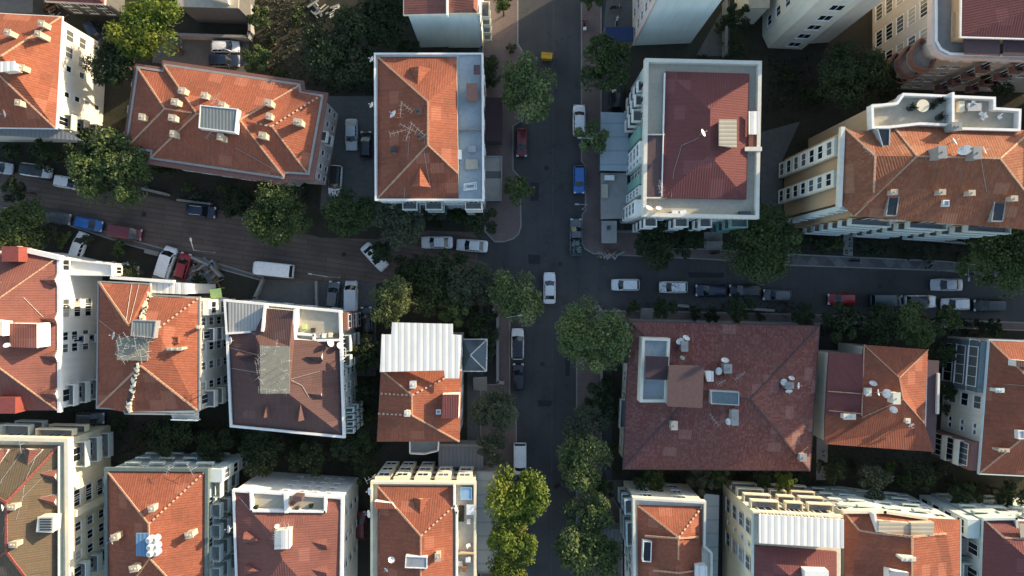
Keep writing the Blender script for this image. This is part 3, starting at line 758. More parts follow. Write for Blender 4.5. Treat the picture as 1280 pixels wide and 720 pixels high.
# annexes of number 6
a = building('annex', 'long low annex with blue-grey ribbed sheet roof between the avenue pavement and the turquoise front', [(751,140),(786,141),(785,214),(750,213)], 3.6, 'darkwall', cat='annex'); slab(a, [(751,140),(786,141),(785,214),(750,213)], 3.72, .15, 'stripsheet', 'flat_roof')
a = building('annex', 'low flat shop roof with rooftop ducts, between the ribbed annex and the corner shop', [(751,216),(784,216),(784,273),(751,274)], 3.0, 'darkwall', cat='annex'); slab(a, [(751,216),(784,216),(784,273),(751,274)], 3.12, .15, 'concrete', 'flat_roof')
slab(a, [(756,219),(768,219),(768,225),(756,225)], 3.9, .6, 'whitemetal', 'duct', reg=False); slab(a, [(752,230),(760,230),(760,247),(752,247)], 3.5, .4, 'beigefloor', 'vent_box', reg=False)
a = building('annex', 'small low flat-roofed shop at the street corner with one square hatch', [(752,276),(771,276),(771,304),(752,304)], 3.0, 'darkwall', cat='annex'); slab(a, [(752,276),(771,276),(771,304),(752,304)], 3.12, .15, 'concrete', 'flat_roof')
slab(a, [(759,282),(763,282),(763,287),(759,287)], 3.4, .3, 'darkmetal', 'roof_hatch', reg=False)
# 7 -- white tower at the top
b = building('apartment_building', 'tall off-white block leaning out of the top edge with one column of dark windows', [(960,60),(1002,62),(1002,55),(1036,53),(1036,-70),(953,-70),(953,45)], 22, 'ivory', ground=True, overhang=0)
for t in (.62,):
    a_, c_ = W(960,60,0), W(1002,62,0); d_ = (c_-a_); rz = math.atan2(d_.y, d_.x)+math.pi
    for zz in (2.0,5.2,8.4,11.6,14.8,18.0): 
        fm, pm, sm = win_mesh(1.7, 1.6, 'whitemetal', 'glass'); q = a_+d_*t; q.z = zz; q.y -= .01
        ob = link(fm, 'window', b.root, q-b.root.location, rz); link(pm, 'pane', ob, (0,0,0)); link(sm, 'sill', ob, (0,0,0))
a_ = W(953,30,0)
for yy in (35,5,-30):
    for zz in (3,6.2,9.4,12.6,15.8): 
        fm, pm, sm = win_mesh(1.4, 1.5, 'whitemetal', 'glass'); q = W(953,yy,0); q.z = zz; q.x -= .01
        ob = link(fm, 'window', b.root, q-b.root.location, R(90)); link(pm, 'pane', ob, (0,0,0)); link(sm, 'sill', ob, (0,0,0))
a = building('annex', 'pale low roof at the top edge beside the tall off-white block', [(934,-40),(966,-40),(962,10),(937,10)], 6.0, 'ivory', cat='annex'); slab(a, [(934,-40),(966,-40),(962,10),(937,10)], 6.15, .2, 'beigefloor', 'flat_roof')
# 8 -- top right, rounded balconies
out8 = [(1165,-90),(1165,55),(1171,66),(1183,72),(1400,78),(1400,-90)]
b = building('apartment_building', 'tall block in the top right corner with curved brick-coloured balconies', out8, 15, 'greige', overhang=.5)
ring(b, out8, 15.6, .35, 14.6, 15.6, 'pink'); ring(b, [(p[0]+(3 if p[0]<1300 else 0), p[1]-(3 if p[1]>0 else -3)) for p in out8], 15.5, .25, 15, 15.75, 'white', 'railing')
slab(b, [(1170,-90),(1170,53),(1187,66),(1395,74),(1395,-90)], 15.02, .2, 'concrete')
V = dict(a=(1203,-90,17.0), b=(1400,-90,17.0), c=(1400,52,17.0), d=(1201,46,17.0), r=(1290,-30,18.3), s=(1320,0,18.3))
roof(b, V, ["a b r","b c s r","c d s","d a r s"], 'maroon', drop=15.1, side='tan')
ring(b, [(1202,-91),(1401,-91),(1401,53),(1200,47)], 17.0, .15, 16.75, 17.03, 'white', 'gutter')
slab(b, [(1204,48),(1250,49),(1250,70),(1206,68)], 16.4, .08, 'purple', 'glass_canopy', reg=False); slab(b, [(1254,49),(1395,52),(1395,72),(1254,70)], 16.5, .08, 'purple2', 'glass_canopy', reg=False)
slab(b, [(1190,16),(1201,16),(1200,46),(1189,46)], 16.0, .08, 'tan', 'canopy', reg=False)
for t in (.10,.36,.62,.88): wins(b, (1165,-90), (1165,55), [t], [12.6,9.9,7.2,4.5,1.9], 2.2, 1.7, inset=.5)
for k, zz in enumerate((12,9.2,6.4,3.6)):
    m_ = MB(); C = W(1170,62,15); P = [(C.x+1.9*math.cos(R(a)), C.y+1.9*math.sin(R(a))) for a in range(165,300,33)]+[(C.x+1.8,C.y+.9),(C.x-.6,C.y+2.2)]; m_.prism(P, zz-.15, zz, 1); m_.ring(P, .15, zz, zz+1.0, 0); m_.build('balcony', [M['brick'], M['concrete']], b.root)
wins(b, (1183,72), (1400,78), [.12,.2,.34,.42,.55,.7], [13,10.2,7.4,4.6,1.9], 1.0, 1.1, inset=.5); balcs(b, (1183,72), (1400,78), .26, .32, [12,9.2,6.4,3.6], .8, 'brick')
balcs(b, (1183,72), (1400,78), .46, .52, [12,9.2,6.4,3.6], .8, 'brick')
# 9 -- the tan block
out9 = [(1053,161),(1089,161),(1089,131),(1097,127),(1121,127),(1129,115),(1245,120),(1245,134),(1277,135),(1276,162),(1300,162),(1300,284),(1068,271),(1067,256),(1051,255)]
b = building('apartment_building', 'large tan block with white window bays and ochre tiles around white-walled roof terraces', out9, 18, 'tan', overhang=.25)
ring(b, [(1089,131),(1121,127.5),(1129,116),(1245,121),(1245,134),(1277,136),(1276,164),(1196,162),(1196,158),(1150,156),(1114,160),(1090,161)], 18.9, .3, 17.8, 18.9, 'white')
slab(b, [(1090,130),(1122,129),(1130,118),(1244,122),(1245,136),(1275,138),(1275,163),(1090,162)], 18.05, .15, 'beigefloor')
lowall(b, [(1191,117),(1191,152)], 19.1, .3, 18, 19.2, 'white', 'terrace_divider')
lowall(b, [(1054,161),(1050,256)], 18.4, .5, 17.8, 18.4, 'ivory')
V = dict(n=(1115,156,18.2), o=(1290,163,18.2), r=(1146,195,20.4), s=(1250,198,20.4), p=(1320,290,18.05), q=(1068,270,18.05), u=(1057,161,18.3), v=(1094,165,18.4), w=(1094,195,19.9), x=(1092,241,19.6), y=(1052,254,18.1), t=(1320,170,18.2))
o = roof(b, V, ["n o s r","o t p s","r s p q","u v w","u w x y","v n r w","w r q x","x q y"], 'orange2', drop=17.9, side='tan')
ridges(b, [[V['n'],V['r']],[V['r'],V['s']],[V['s'],V['p']],[V['s'],V['o']],[V['u'],V['w']],[V['r'],V['q']],[V['w'],V['x']]], 'mortar', .22)
for px,py,w,d,h in ((1178,190,1.0,1.5,1.8),(1222,191,1.0,1.5,1.6),(1196,158,1.3,1.0,1.6),(1118,240,.8,.6,1.0),(1178,240,.8,.6,1.0),(1215,241,.8,.6,1.0),(1268,248,.8,.6,1.0)): chimney(b, px, py, w, d, h, 'grey' if h > 1.5 else 'cream')
skylight(b, [(1179,250),(1187,250),(1187,258),(1179,258)], .4, 'bluefloor')
for x0,x1,y0,y1 in ((1108,1125,242,270),(1240,1258,250,277)): skylight(b, [(x0+3,y0),(x1,y0),(x1-4,y1),(x0-1,y1)], .3, 'glass', 'grey')
skylight(b, [(1096,160),(1113,160),(1112,193),(1106,193)], .3, 'glass', 'bluefloor')
bays(b, (1052,161), (1050,256), .10, .34, .2, 17.4, .55, 'ivory', floors=7, h=1.4); bays(b, (1052,161), (1050,256), .53, .75, .2, 17.4, .55, 'ivory', floors=7, h=1.4)
bays(b, (1051,256), (1067,257), .1, .95, .2, 17.6, .5, 'mint', floors=7, h=1.4)
for t0,t1 in ((.02,.24),(.34,.55),(.66,.9)): balcs(b, (1068,271), (1300,284), t0, t1, [15.4,12.9,10.3,7.7,5.1,2.5], .8, 'mint')
wins(b, (1068,271), (1300,284), [.28,.31,.6,.63], [16,13.4,10.8,8.2,5.6,3], 1.0, 1.4, inset=.25)
b9 = b
# 10 -- left, big lit roof
out10 = [(-125,318),(24,310),(73,321),(73,514),(-125,514)]
b = building('apartment_building', 'wide terracotta roof with four small dormers over a long white wall, left edge', out10, 10, 'white', overhang=.2)
V = dict(a=(-125,318,10), a2=(24,316,10), b=(72,322,10), c=(72,513,10), d=(-125,513,10), r=(-28,392,13.6), s=(-28,440,13.6))
o = roof(b, V, ["a a2 b r","b c s r","c d s","d a r s"], 'red', side='white')
ridges(b, [[V['c'],V['s']]], 'mortar', .15); ridges(b, [[V['b'],V['r']]], 'mortar', .15)
lowall(b, [(24,311),(73,322)], 10.3, .6, 9.5, 10.4, 'white'); lowall(b, [(73,321),(73.5,514)], 10.1, .35, 9.5, 10.15, 'white', 'gutter')
for y in (350,398,445,492): dormer(b, (72,y-7), (72,y+7), (49,y), 1.1, 'red', 'white', base=10.4)
boxdormer(b, [(12,404),(46,405),(46,435),(12,434)], 11.0, 13.0, 'red'); boxdormer(b, [(45,404),(50,404),(50,434),(45,434)], 10.6, 12.6, 'white')
boxdormer(b, [(2,308),(23,308),(23,327),(2,327)], 9.5, 12.0, 'redsheet', 'redsheet'); boxdormer(b, [(-6,497),(19,497),(19,517),(-6,517)], 9.8, 12.0, 'redsheet', 'redsheet'); boxdormer(b, [(-14,400),(3,402),(3,420),(-14,418)], 12.4, 14.2, 'cream')
wins(b, (73,321), (73,514), [.05,.31,.36], [8.2,5.8,3.4], 1.5, 1.4, inset=.2); wins(b, (73,321), (73,514), [.52,.6], [8.4,6.4,4.0], 1.2, 1.3, inset=.2)
balcs(b, (73,321), (73,514), .52, .58, [4.6,2.2], .9, 'white', inset=.2); balcs(b, (73,321), (73,514), .84, .98, [7.4,4.8,2.2], 1.2, 'white', inset=.2)
b10 = b
a = building('annex', 'white projecting annex between the wide terracotta roof and the cracked orange roof', [(74,323),(140,330),(140,345),(122,345),(74,343)], 7.0, 'white', cat='annex')
wins(a, (140,330), (140,345), [.5], [5.4,3.0], 1.0, 1.3, out=(1,0)); wins(a, (74,323), (140,330), [.4,.55,.8,.92], [5.6,3.1], 1.1, 1.3, out=(0,-1))
slab(a, [(76,324),(139,331),(139,344),(122,344),(76,342)], 7.05, .05, 'white', 'flat_roof'); ring(a, [(74,323),(140,330),(140,345),(122,345),(74,343)], 7.4, .15, 6.9, 7.4, 'white')
# 11 -- cracked orange roof
out11 = [(123,352),(187,355),(187,369),(249,372),(249,513),(243,518),(156,517),(153,511),(121,510)]
b = building('apartment_building', 'bright orange roof with rubble-filled cracks and a thicket of antennas beside a barred skylight', out11, 10, 'ivory', overhang=.2)
V = dict(a=(124,353,10), b=(187,356,10), b2=(187,371,10), c=(248,373,10), d=(247,513,10), e=(156,515,10), f=(122,509,10), r=(162,408,12.3), s=(176,457,12.3), t=(196,412,12.3))
o = roof(b, V, ["a b b2 r","b2 c t r","c d s t","d e s","e f s","f a r s","r t s"], 'orange', side='ivory')
ridges(b, [[V['a'],V['r']],[V['d'],V['s']],[V['f'],V['s']]], 'mortar', .24); ridges(b, [[V['c'],V['t']]], 'mortarw', .3)
ring(b, [(122,351),(188,354),(188,368),(250,371),(250,513),(243,519),(156,518),(153,512),(120,511)], 10, .18, 9.6, 10.05, 'grey', 'gutter')
rub = MB()
for (x0,y0,x1,y1) in ((186,366,178,401),(172,456,161,513)):
    for k in range(46):
        t = k/45; p = on(b, x0+(x1-x0)*t+random.uniform(-2,2), y0+(y1-y0)*t, 0); rub.box((p.x,p.y,p.z+.06), (random.uniform(.2,.6),random.uniform(.2,.5),random.uniform(.15,.3)), random.random()*3, random.choice((0,0,1)))
rub.build('rubble', [M['cream'], M['darkmetal']], b.roof)
skylight(b, [(165,400),(195,401),(192,423),(163,420)], .9, 'glassroof', 'greymetal'); slab(b, [(146,421),(187,423),(184,451),(146,450)], 12.35, .3, 'screed', 'equipment_deck')
for px,py,w,d,h in ((218,436,2.2,.35,1.1),(247,409,.4,.4,1.0)): chimney(b, px, py, w, d, h, 'cream')
skylight(b, [(211,421),(223,421),(223,429),(211,429)], .1, 'orange', 'orange')
for t in (.08,.22,.45,.62,.8,.93): wins(b, (249,372), (249,513), [t], [8.4,6.0,3.6,1.4], 1.1, 1.4, inset=.2)
bays(b, (249,372), (249,513), .02, .16, .2, 9.0, .8, 'white', floors=3); balcs(b, (249,372), (249,513), .28, .4, [6.8,4.2,1.8], 1.0, 'white'); balcs(b, (249,372), (249,513), .84, .99, [7.4,4.8,2.2], 1.3, 'ivory')
slab(b, [(212,514),(248,514),(248,524),(216,524)], 9.0, .15, 'white', 'canopy', reg=False); lowall(b, [(216,524),(248,525)], 9.5, .1, 9.0, 10.0, 'mint', 'railing')
b11 = b
a = building('annex', 'low white block with a plain flat roof north of the cracked orange roof', [(187,351),(234,354),(234,368),(187,366)], 9.0, 'white', cat='annex'); slab(a, [(187,351),(234,354),(234,368),(187,366)], 9.1, .1, 'whitesheet', 'flat_roof'); lowall(a, [(140,347),(215,352)], 9.4, .4, 8.8, 9.5, 'white', 'railing')
# 12 -- brown roof with white-walled terraces
out12 = [(280,375),(425,389),(430,547),(288,533),(283,417)]
b = building('apartment_building', 'dark brown roof framed in white with a bare concrete deck ringed by antennas', out12, 9, 'mint', overhang=.1)
slab(b, [(282,377),(424,391),(425,420),(284,418)], 9.02, .1, 'beigefloor')
V = dict(a=(285,417,9.1), w=(318,416,9.9), m=(332,385,10.2), n=(366,388,10.2), n2=(368,424,10.9), k=(424,428,9.1), c=(429,545,9.1), d=(290,532,9.1), P=(325,432,11.8), Q=(362,433,11.8), T=(362,493,11.8), U=(325,492,11.8))
o = roof(b, V, ["P Q T U","a w P U d","w m n n2 Q P","n2 k c T Q","U T c d"], 'brown', drop=8.9, side='white')
ring(b, [(279,374),(426,388),(431,548),(287,534),(282,417)], 9.5, .3, 8.8, 9.5, 'white')
lowall(b, [(331,383),(328,413)], 10.4, .3, 9, 10.5, 'white', 'terrace_wall'); lowall(b, [(369,388),(366,424)], 10.5, .35, 9, 10.6, 'white', 'terrace_wall'); lowall(b, [(366,417),(392,419),(392,426),(424,425)], 9.9, .25, 9, 10.0, 'white', 'terrace_wall'); lowall(b, [(283,417),(311,415)], 9.9, .25, 9, 9.9, 'white', 'terrace_wall')
slab(b, [(285,378),(328,382),(325,413),(286,416)], 9.55, .1, 'wavesheet', 'canopy'); slab(b, [(325,432),(362,433),(362,492),(325,492)], 11.88, .06, 'screed', 'concrete_deck')
dormer(b, (404,438), (404,453), (381,446), 1.3, 'brown', 'white', base=10.1); dormer(b, (404,484), (404,500), (384,492), 1.2, 'brown', 'white', base=9.9)
dormer(b, (328,520), (341,520), (334,503), .8, 'brown', 'brown', base=9.5); dormer(b, (370,524), (385,524), (377,496), .9, 'brown', 'brown', base=9.5); dormer(b, (300,449), (300,437), (320,443), .8, 'brown', 'brown', base=9.6)
for t in (.12,.5,.62,.74,.88): wins(b, (426,388), (430,547), [t], [7.6,5.2,2.8], 1.0, 1.3, inset=.1)
for t0,t1 in ((.2,.33),(.36,.45)): balcs(b, (426,388), (430,547), t0, t1, [6.7,4.2,1.8], .8, 'mint')
for k in range(4): balcs(b, (426,388), (430,547), .78+.055*k, .82+.055*k, [6.7,4.2,1.8], 1.0, 'mint', door=False)
wins(b, (280,375), (425,389), [.15,.4,.62,.85], [7.4,4.8,2.2], 1.3, 1.3, inset=.1, out=(0,-1)); bays(b, (426,388), (430,547), .02, .16, .2, 8.6, .7, 'brick', floors=3)
b12 = b
# 13 -- white ribbed canopy
out13 = [(475,463),(577,463),(575,553),(471,553)]
b = building('apartment_building', 'small orange and maroon roof half covered by a bright white ribbed sheet canopy', [(480,418),(577,418),(575,553),(471,553),(475,463)], 10, 'ivory', overhang=.35)
V = dict(a=(476,462,10), b=(577,462,10), c=(574.5,552,10), d=(471,552,10), r=(515,494,11.9), s=(515,519,11.9))
o = roof(b, V, ["a b r","b c s r","c d s","d a r s"], 'orange', side='ivory')
ridges(b, [[V['a'],V['r']],[V['r'],V['s']],[V['s'],V['c']]], 'mortar'); ridges(b, [[V['b'],V['r']]], 'mortarw')
ridges(b, [[(476,492,10.3),V['r']]], 'mortarw', .2); ridges(b, [[(473,517,10.2),(510,519,11.7)]], 'mortarw', .2)
m_ = MB(); P = PX([(490,403),(566,405),(566,418),(577,419),(574,473),(556,473),(555,463),(475,465),(477,418),(489,418)], 12.0); m_.prism(P, 11.85, 12.0); m_.build('canopy', M['whitesheet'], b.root)
m_ = MB()
for p in ((492,406),(563,406),(480,462),(571,462),(574,421),(480,421)):
    q = W(*p, 12); m_.tube((q.x,q.y,9.8),(q.x,q.y,11.9), .06)
m_.build('canopy_posts', M['greymetal'], b.root)
lowall(b, [(480,419),(476,462)], 10.6, .15, 10, 10.9, 'ivory'); slab(b, [(480,419),(576,419),(576,461),(478,461)], 10.02, .1, 'concrete')
boxdormer(b, [(553,493),(574,493),(573,523),(552,523)], 10.2, 12.0, 'maroon', 'white'); chimney(b, 516,481,.8,.9,1.2,'white'); chimney(b, 509,517,.7,.7,1.2,'white'); skylight(b, [(545,512),(551,512),(551,518),(545,518)], .3, 'greymetal')
lowall(b, [(512,552),(512,567),(530,568),(547,564),(548,552)], 6.4, .12, 5.4, 6.4, 'white', 'balcony_railing'); slab(b, [(512,552),(512,567),(530,568),(547,564),(548,552)], 5.5, .2, 'concrete', 'balcony', reg=False)
wins(b, (577,418), (575,553), [.2,.4,.6,.8], [8.2,5.4,2.6], 1.2, 1.3, inset=.35)
a = building('pergola', 'square glazed pergola with white hip bars beside the white-canopied house', [(582,425),(608,425),(607,463),(582,463)], 3.0, 'blueglass', cat='pergola', wallname='glazing')
roof(a, dict(a=(579,424,3.05), b=(609,424,3.05), c=(608,464,3.05), d=(579,464,3.05), r=(588,444,4.0)), ["a b r","b c r","c d r","d a r"], 'blueglass', side='blueglass'); ridges(a, [[(609,424,3.05),(588,444,4.0)],[(608,464,3.05),(588,444,4.0)],[(579,424,3.05),(609,424,3.05),(608,464,3.05),(579,464,3.05)]], 'whitemetal', .16, name='frame_bar')
m_ = MB()
for k in range(1,7):
    for (u,v) in (((579+k*4.3,424),(579+k*4.3,464)),((579,424+k*5.7),(609,424+k*5.7))):
        pass
a = building('outbuilding', 'dark ribbed shed roof south of the white-canopied house', [(548,556),(604,557),(604,603),(585,603),(585,585),(548,583)], 2.6, 'darkwall', cat='shed'); slab(a, [(548,556),(604,557),(604,603),(585,603),(585,585),(548,583)], 2.7, .12, 'greysheet', 'flat_roof')
b13 = b
# 14 -- the large weathered roof
out14 = [(788,402),(1024,408),(1012,588),(779,586)]
b = building('apartment_building', 'largest roof, weathered red-brown tiles with chimneys, dishes and a cut-in terrace', out14, 7.4, 'ivory', overhang=.5)
V = dict(a=(788,402,7.5), b=(1024,408,7.5), c=(1012,588,7.5), d=(779,586,7.5), r=(868,486,10.6), s=(938,499,10.6))
o = roof(b, V, ["a b s r","b c s","c d r s","d a r"], 'weathered', side='ivory'); ridges(b, [[V['a'],V['r']],[V['b'],V['s']],[V['c'],V['s']],[V['d'],V['r']],[V['r'],V['s']]], 'purple', .2)
ring(b, [(787,401),(1025,407),(1013,589),(778,587)], 7.4, .2, 7.1, 7.42, 'purple', 'gutter')
ring(b, [(803,422),(838,423),(834,503),(800,503)], 10.2, .35, 7.5, 10.2, 'ivory', 'terrace_wall'); slab(b, [(805,424),(837,425),(833,501),(802,501)], 9.5, .2, 'bluefloor', 'terrace'); slab(b, [(807,445),(836,446),(834,475),(807,474)], 10.8, .1, 'purple2', 'canopy', reg=False)
hut(b, [(836,457),(880,458),(878,510),(834,508)], 9.0, 11.6, 'grey', 'purple', 'roof_room'); skylight(b, [(888,488),(924,490),(924,507),(889,505)], .9, 'blueglass', 'bluefloor')
for px,py,w,d,h in ((856,433,.9,1.4,1.5),(910,461,1.1,1.2,1.5),(919,522,.9,2.2,1.5),(987,482,1.2,.8,1.3),(843,532,.9,1.2,1.2),(1004,572,1.0,1.0,1.0)): chimney(b, px, py, w, d, h, 'grey')
hut(b, [(881,464),(892,464),(892,477),(884,477)], 9.5, 10.9, 'white', 'whitesheet', 'roof_hatch', .05)
wins(b, (788,402), (779,586), [.1,.25,.4,.55,.7,.85], [5.4,2.4], 1.4, 1.3, inset=.5); wins(b, (788,402), (1024,408), [.1,.25,.4,.55,.7,.85], [5.4,2.4], 1.4, 1.3, inset=.5, out=(0,-1))
balcs(b, (788,402), (779,586), .12, .3, [4.0], .9, 'ivory', inset=.5); balcs(b, (788,402), (779,586), .55, .75, [4.0], .9, 'ivory', inset=.5)
b14 = b
# 15 -- red-brown roof with one lit corner
out15 = [(1036,440),(1080,442),(1080,431),(1160,437),(1160,449),(1174,450),(1169,566),(1031,555)]
b = building('apartment_building', 'red-brown stepped roof with one orange sunlit facet, just right of the largest roof', out15, 8, 'ivory', overhang=.3)
V = dict(a=(1080,431,8.1), b=(1160,437,8.1), c=(1156,530,8.1), r=(1124,472,9.9), s=(1129,499,9.9), g=(1077,522,8.6), c2=(1168,565,8.06), d=(1031,555,8.06), h=(1032,519,8.3), k=(1034,481,8.3), l=(1078,484,8.7), q=(1036,440,8.1), p=(1079,443,8.2))
o = roof(b, V, ["a b r","b c s r","s c c2 d g","a r s g l p","g d h"], 'orange', side='ivory')
roof(b, {k:V[k] for k in "ghlkqp"}, ["l g h k","p l k q"], 'maroon', drop=7.9, side='ivory', name='wing_roof')
ridges(b, [[V['a'],V['r']],[V['b'],V['r']],[V['r'],V['s']],[V['s'],V['c']],[V['g'],V['s']],[(1035,489,8.5),(1076,492,8.8)],[(1036,513,8.5),(1076,517,8.8)],[(1080,433,8.2),(1077,520,8.8)]], 'mortar', .12)
slab(b, [(1160,450),(1174,451),(1169,565),(1157,563)], 8.02, .2, 'purple', 'terrace'); lowall(b, [(1173,468),(1172,516)], 8.3, .3, 8, 8.4, 'ivory')
for px,py,w,d,h in ((1121,498,1.0,1.6,1.5),(1086,490,.7,1.1,1.0),(1062,521,1.8,.7,1.0),(1135,526,.6,.6,.8)): chimney(b, px, py, w, d, h, 'ivory')
a = building('annex', 'narrow cream concrete landing against the east eaves of the largest roof', [(1021,486),(1034,486),(1033,528),(1019,526)], 3.5, 'concrete', cat='annex'); slab(a, [(1021,486),(1034,486),(1033,528),(1019,526)], 3.6, .1, 'beigefloor', 'flat_roof')
b15 = b
# unseen tall block added outside the right edge to shade the largest roof
b = building('apartment_building', 'unseen tall plain block added beyond the tan block to shade the largest roof', [(1292,120),(1400,120),(1400,264),(1292,264)], 22.5, 'ivory', ground=True, overhang=.1)
ring(b, [(1291,119),(1401,119),(1401,265),(1291,265)], 0, .3, 22.4, 23.2, 'white')
for t in (.1,.3,.5,.7,.9):
    for zz in (2,4.9,7.8,10.7,13.6,16.5,19.4):
        fm, pm, sm = win_mesh(1.4, 1.5, 'whitemetal', 'glass'); q = W(1292,120,0).lerp(W(1292,264,0), t); q.z = zz; q.x += .08
        ob = link(fm, 'window', b.root, q-b.root.location, R(90)); link(pm, 'pane', ob, (0,0,0)); link(sm, 'sill', ob, (0,0,0))
b = building('apartment_building', 'unseen mid-height plain block added north of the right-hand street to shade it', [(1300,272),(1530,272),(1530,336),(1300,324)], 12, 'cream', ground=True, overhang=.1)  # added out of view to keep sun off the right-hand street
ring(b, [(1299,271),(1531,271),(1531,337),(1299,325)], 0, .3, 11.9, 12.6, 'white')
for t in (.1,.25,.4,.55,.7,.85):
    for zz in (2,4.9,7.8,10.3):
        fm, pm, sm = win_mesh(1.4, 1.5, 'whitemetal', 'glass'); q = W(1300,324,0).lerp(W(1530,336,0), t); q.z = zz; q.y += .08
        ob = link(fm, 'window', b.root, q-b.root.location, R(180-3)); link(pm, 'pane', ob, (0,0,0)); link(sm, 'sill', ob, (0,0,0))
# 16 -- glass-fronted block on the right
out16 = [(1237,425),(1385,431),(1385,600),(1224,592)]
b = building('apartment_building', 'brown roof at the right edge over a wall with big white-framed conservatory glazing', out16, 9, 'ivory', overhang=.15)
V = dict(a=(1238,426,9.05), b=(1385,432,9.05), c=(1385,598,9.05), d=(1225,591,9.05), r=(1300,486,11.5), s=(1300,530,11.5)); o = roof(b, V, ["a b r","b c s r","c d s","d a r s"], 'orange', side='ivory'); ridges(b, [[V['a'],V['r']],[V['d'],V['s']]], 'mortar', .2)
ring(b, [(1236,424),(1386,430),(1386,601),(1223,593)], 9, .15, 8.7, 9.04, 'mint', 'gutter')
bays(b, (1237,425), (1224,592), .02, .40, 1.0, 8.7, .9, 'blueglass', floors=3, h=1.9); wins(b, (1237,425), (1224,592), [(.07,2.2),(.16,2.2),(.25,2.2),(.34,2.2)], [7.4], 2.0, 1.8, inset=-.8)
wins(b, (1237,425), (1224,592), [.48], [7.4,4.8,2.2], 1.8, 1.5, inset=.15); wins(b, (1237,425), (1224,592), [.66,.71], [7.3,4.7,2.1], .7, .7, inset=.15)
bays(b, (1237,425), (1224,592), .77, .985, .2, 8.7, 1.1, 'brick', floors=3, h=1.8); balcs(b, (1237,425), (1224,592), .78, .97, [6.4,3.8], 1.9, 'ivory', door=False)
boxdormer(b, [(1270,450),(1292,452),(1292,460),(1270,458)], 10, 11.4, 'brown', 'white'); chimney(b, 1250,488,1.2,.5,1.0,'mint'); chimney(b, 1255,563,1.6,.35,1.0,'cream'); skylight(b, [(1273,538),(1281,538),(1281,549),(1273,549)], .4, 'bluefloor')
b16 = b
# 17 -- olive-brown roof bottom left
out17 = [(-130,544),(84,549),(86,780),(-130,780)]
b = building('apartment_building', 'faded olive-brown roof with red flashings behind a cream parapet, bottom left corner', out17, 10, 'cream', overhang=.15)
V = dict(a=(-130,556,10.2), b=(74,557,10.2), c=(73,775,10.2), d=(-130,775,10.2), r=(8,628,12.7), s=(8,690,12.7)); o = roof(b, V, ["a b r","b c s r","c d s","d a r s"], 'olive', drop=9.9, side='cream'); ridges(b, [[V['b'],V['r']],[V['a'],V['r']],[V['r'],V['s']],[V['s'],V['c']],[V['s'],V['d']]], 'redpaint', .32)
ring(b, [(-131,543),(85,548),(87,781),(-131,781)], 10.7, .5, 9.6, 10.7, 'cream'); lowall(b, [(75,558),(75,760)], 10.4, .15, 10.0, 10.75, 'mint', 'gutter')
dormer(b, (72,587), (72,602), (49,592), 1.2, 'red', 'white', base=10.5); dormer(b, (72,618), (72,634), (46,623), 1.2, 'red', 'white', base=10.5); dormer(b, (30,560), (53,561), (34,582), 1.3, 'red', 'white', base=10.6); dormer(b, (-12,560), (10,561), (-2,582), 1.2, 'red', 'white', base=10.6)
hut(b, [(47,646),(67,646),(66,666),(45,665)], 10.6, 12.2, 'cream', 'ivory', 'vent_room', .05); m_ = MB()
for k in range(5):
    q = W(57, 649+k*3.3, 12.24); m_.box((q.x,q.y,12.24), (1.5,.18,.06))
m_.build('vent_grille', M['darkmetal'], b.root)
for px,py in ((14,634),(16,681)): chimney(b, px, py, 1.1, .7, 1.0, 'cream')
for t in (.32,.36): wins(b, (84,549), (86,780), [t], [8.2,5.6,3.0], 1.3, 1.4)
wins(b, (84,549), (86,780), [.5,.58,.66], [8.0,5.4,2.8], 1.2, 1.3); balcs(b, (84,549), (86,780), .03, .17, [7.3,4.6,2.0], 1.3, 'mint'); balcs(b, (84,549), (86,780), .7, .8, [7.3,4.6,2.0], 1.2, 'mint'); bays(b, (84,549), (86,780), .395, .43, .2, 9.4, .7, 'cream'); balcs(b, (-130,544), (84,549), .55,.72, [7.3,4.6], 1.3, 'mint', out=(0,-1)); balcs(b, (-130,544), (84,549), .76,.98, [7.3,4.6], .9, 'cream', out=(0,-1))
b17 = b
# 18
out18 = [(130,585),(260,586),(259,790),(131,790)]
b = building('apartment_building', 'maroon and orange roof with a sky-blue sheet and white water drums on its ridge', out18, 9.6, 'mint', overhang=.35)
V = dict(a=(134,589,9.7), b=(256,590,9.7), c=(255,770,9.7), d=(135,770,9.7), r=(186,655,12.2), s=(187,698,12.2)); o = roof(b, V, ["a b r","b c s r","c d s","d a r s"], 'orange', side='mint'); ridges(b, [[V['a'],V['r']],[V['r'],V['s']],[V['s'],V['c']],[V['s'],V['d']]], 'mortar'); ridges(b, [[V['b'],V['r']]], 'mortarw', .3)
ring(b, out18, 9.9, .4, 9.3, 9.9, 'gutter', 'gutter')
for px,py,w,h in ((189,636,.8,1.1),(167,711,1.2,1.2),(236,669,1.1,1.4),(143,672,.9,1.5)): chimney(b, px, py, w, .8, h, 'cream', R(10))
slab(b, [(170,667),(186,667),(185,696),(170,695)], 12.6, .3, 'bluetank', 'tank_platform')
for t0,t1 in ((.1,.2),(.24,.33),(.37,.46),(.5,.6),(.64,.74)): balcs(b, (260,586), (259,790), t0, t1, [7.1,4.5,1.9], 1.0, 'mint', door=False)
wins(b, (260,586), (259,790), [.04,.22,.35,.48,.62], [8,5.4,2.8], 1.2, 1.4, inset=.35); bays(b, (260,586), (259,790), .01, .09, .2, 9.0, 1.6, 'mint', floors=3)
for t0,t1 in ((.12,.26),(.36,.5),(.6,.74),(.82,.98)): balcs(b, (130,585), (260,586), t0, t1, [7.1,4.5,1.9], .3, 'mint', out=(0,-1), ph=.5, door=False)
wins(b, (130,585), (260,586), [.3,.55,.78], [7.9,5.3,2.7], 1.1, 1.3, inset=.35, out=(0,-1))
b18 = b
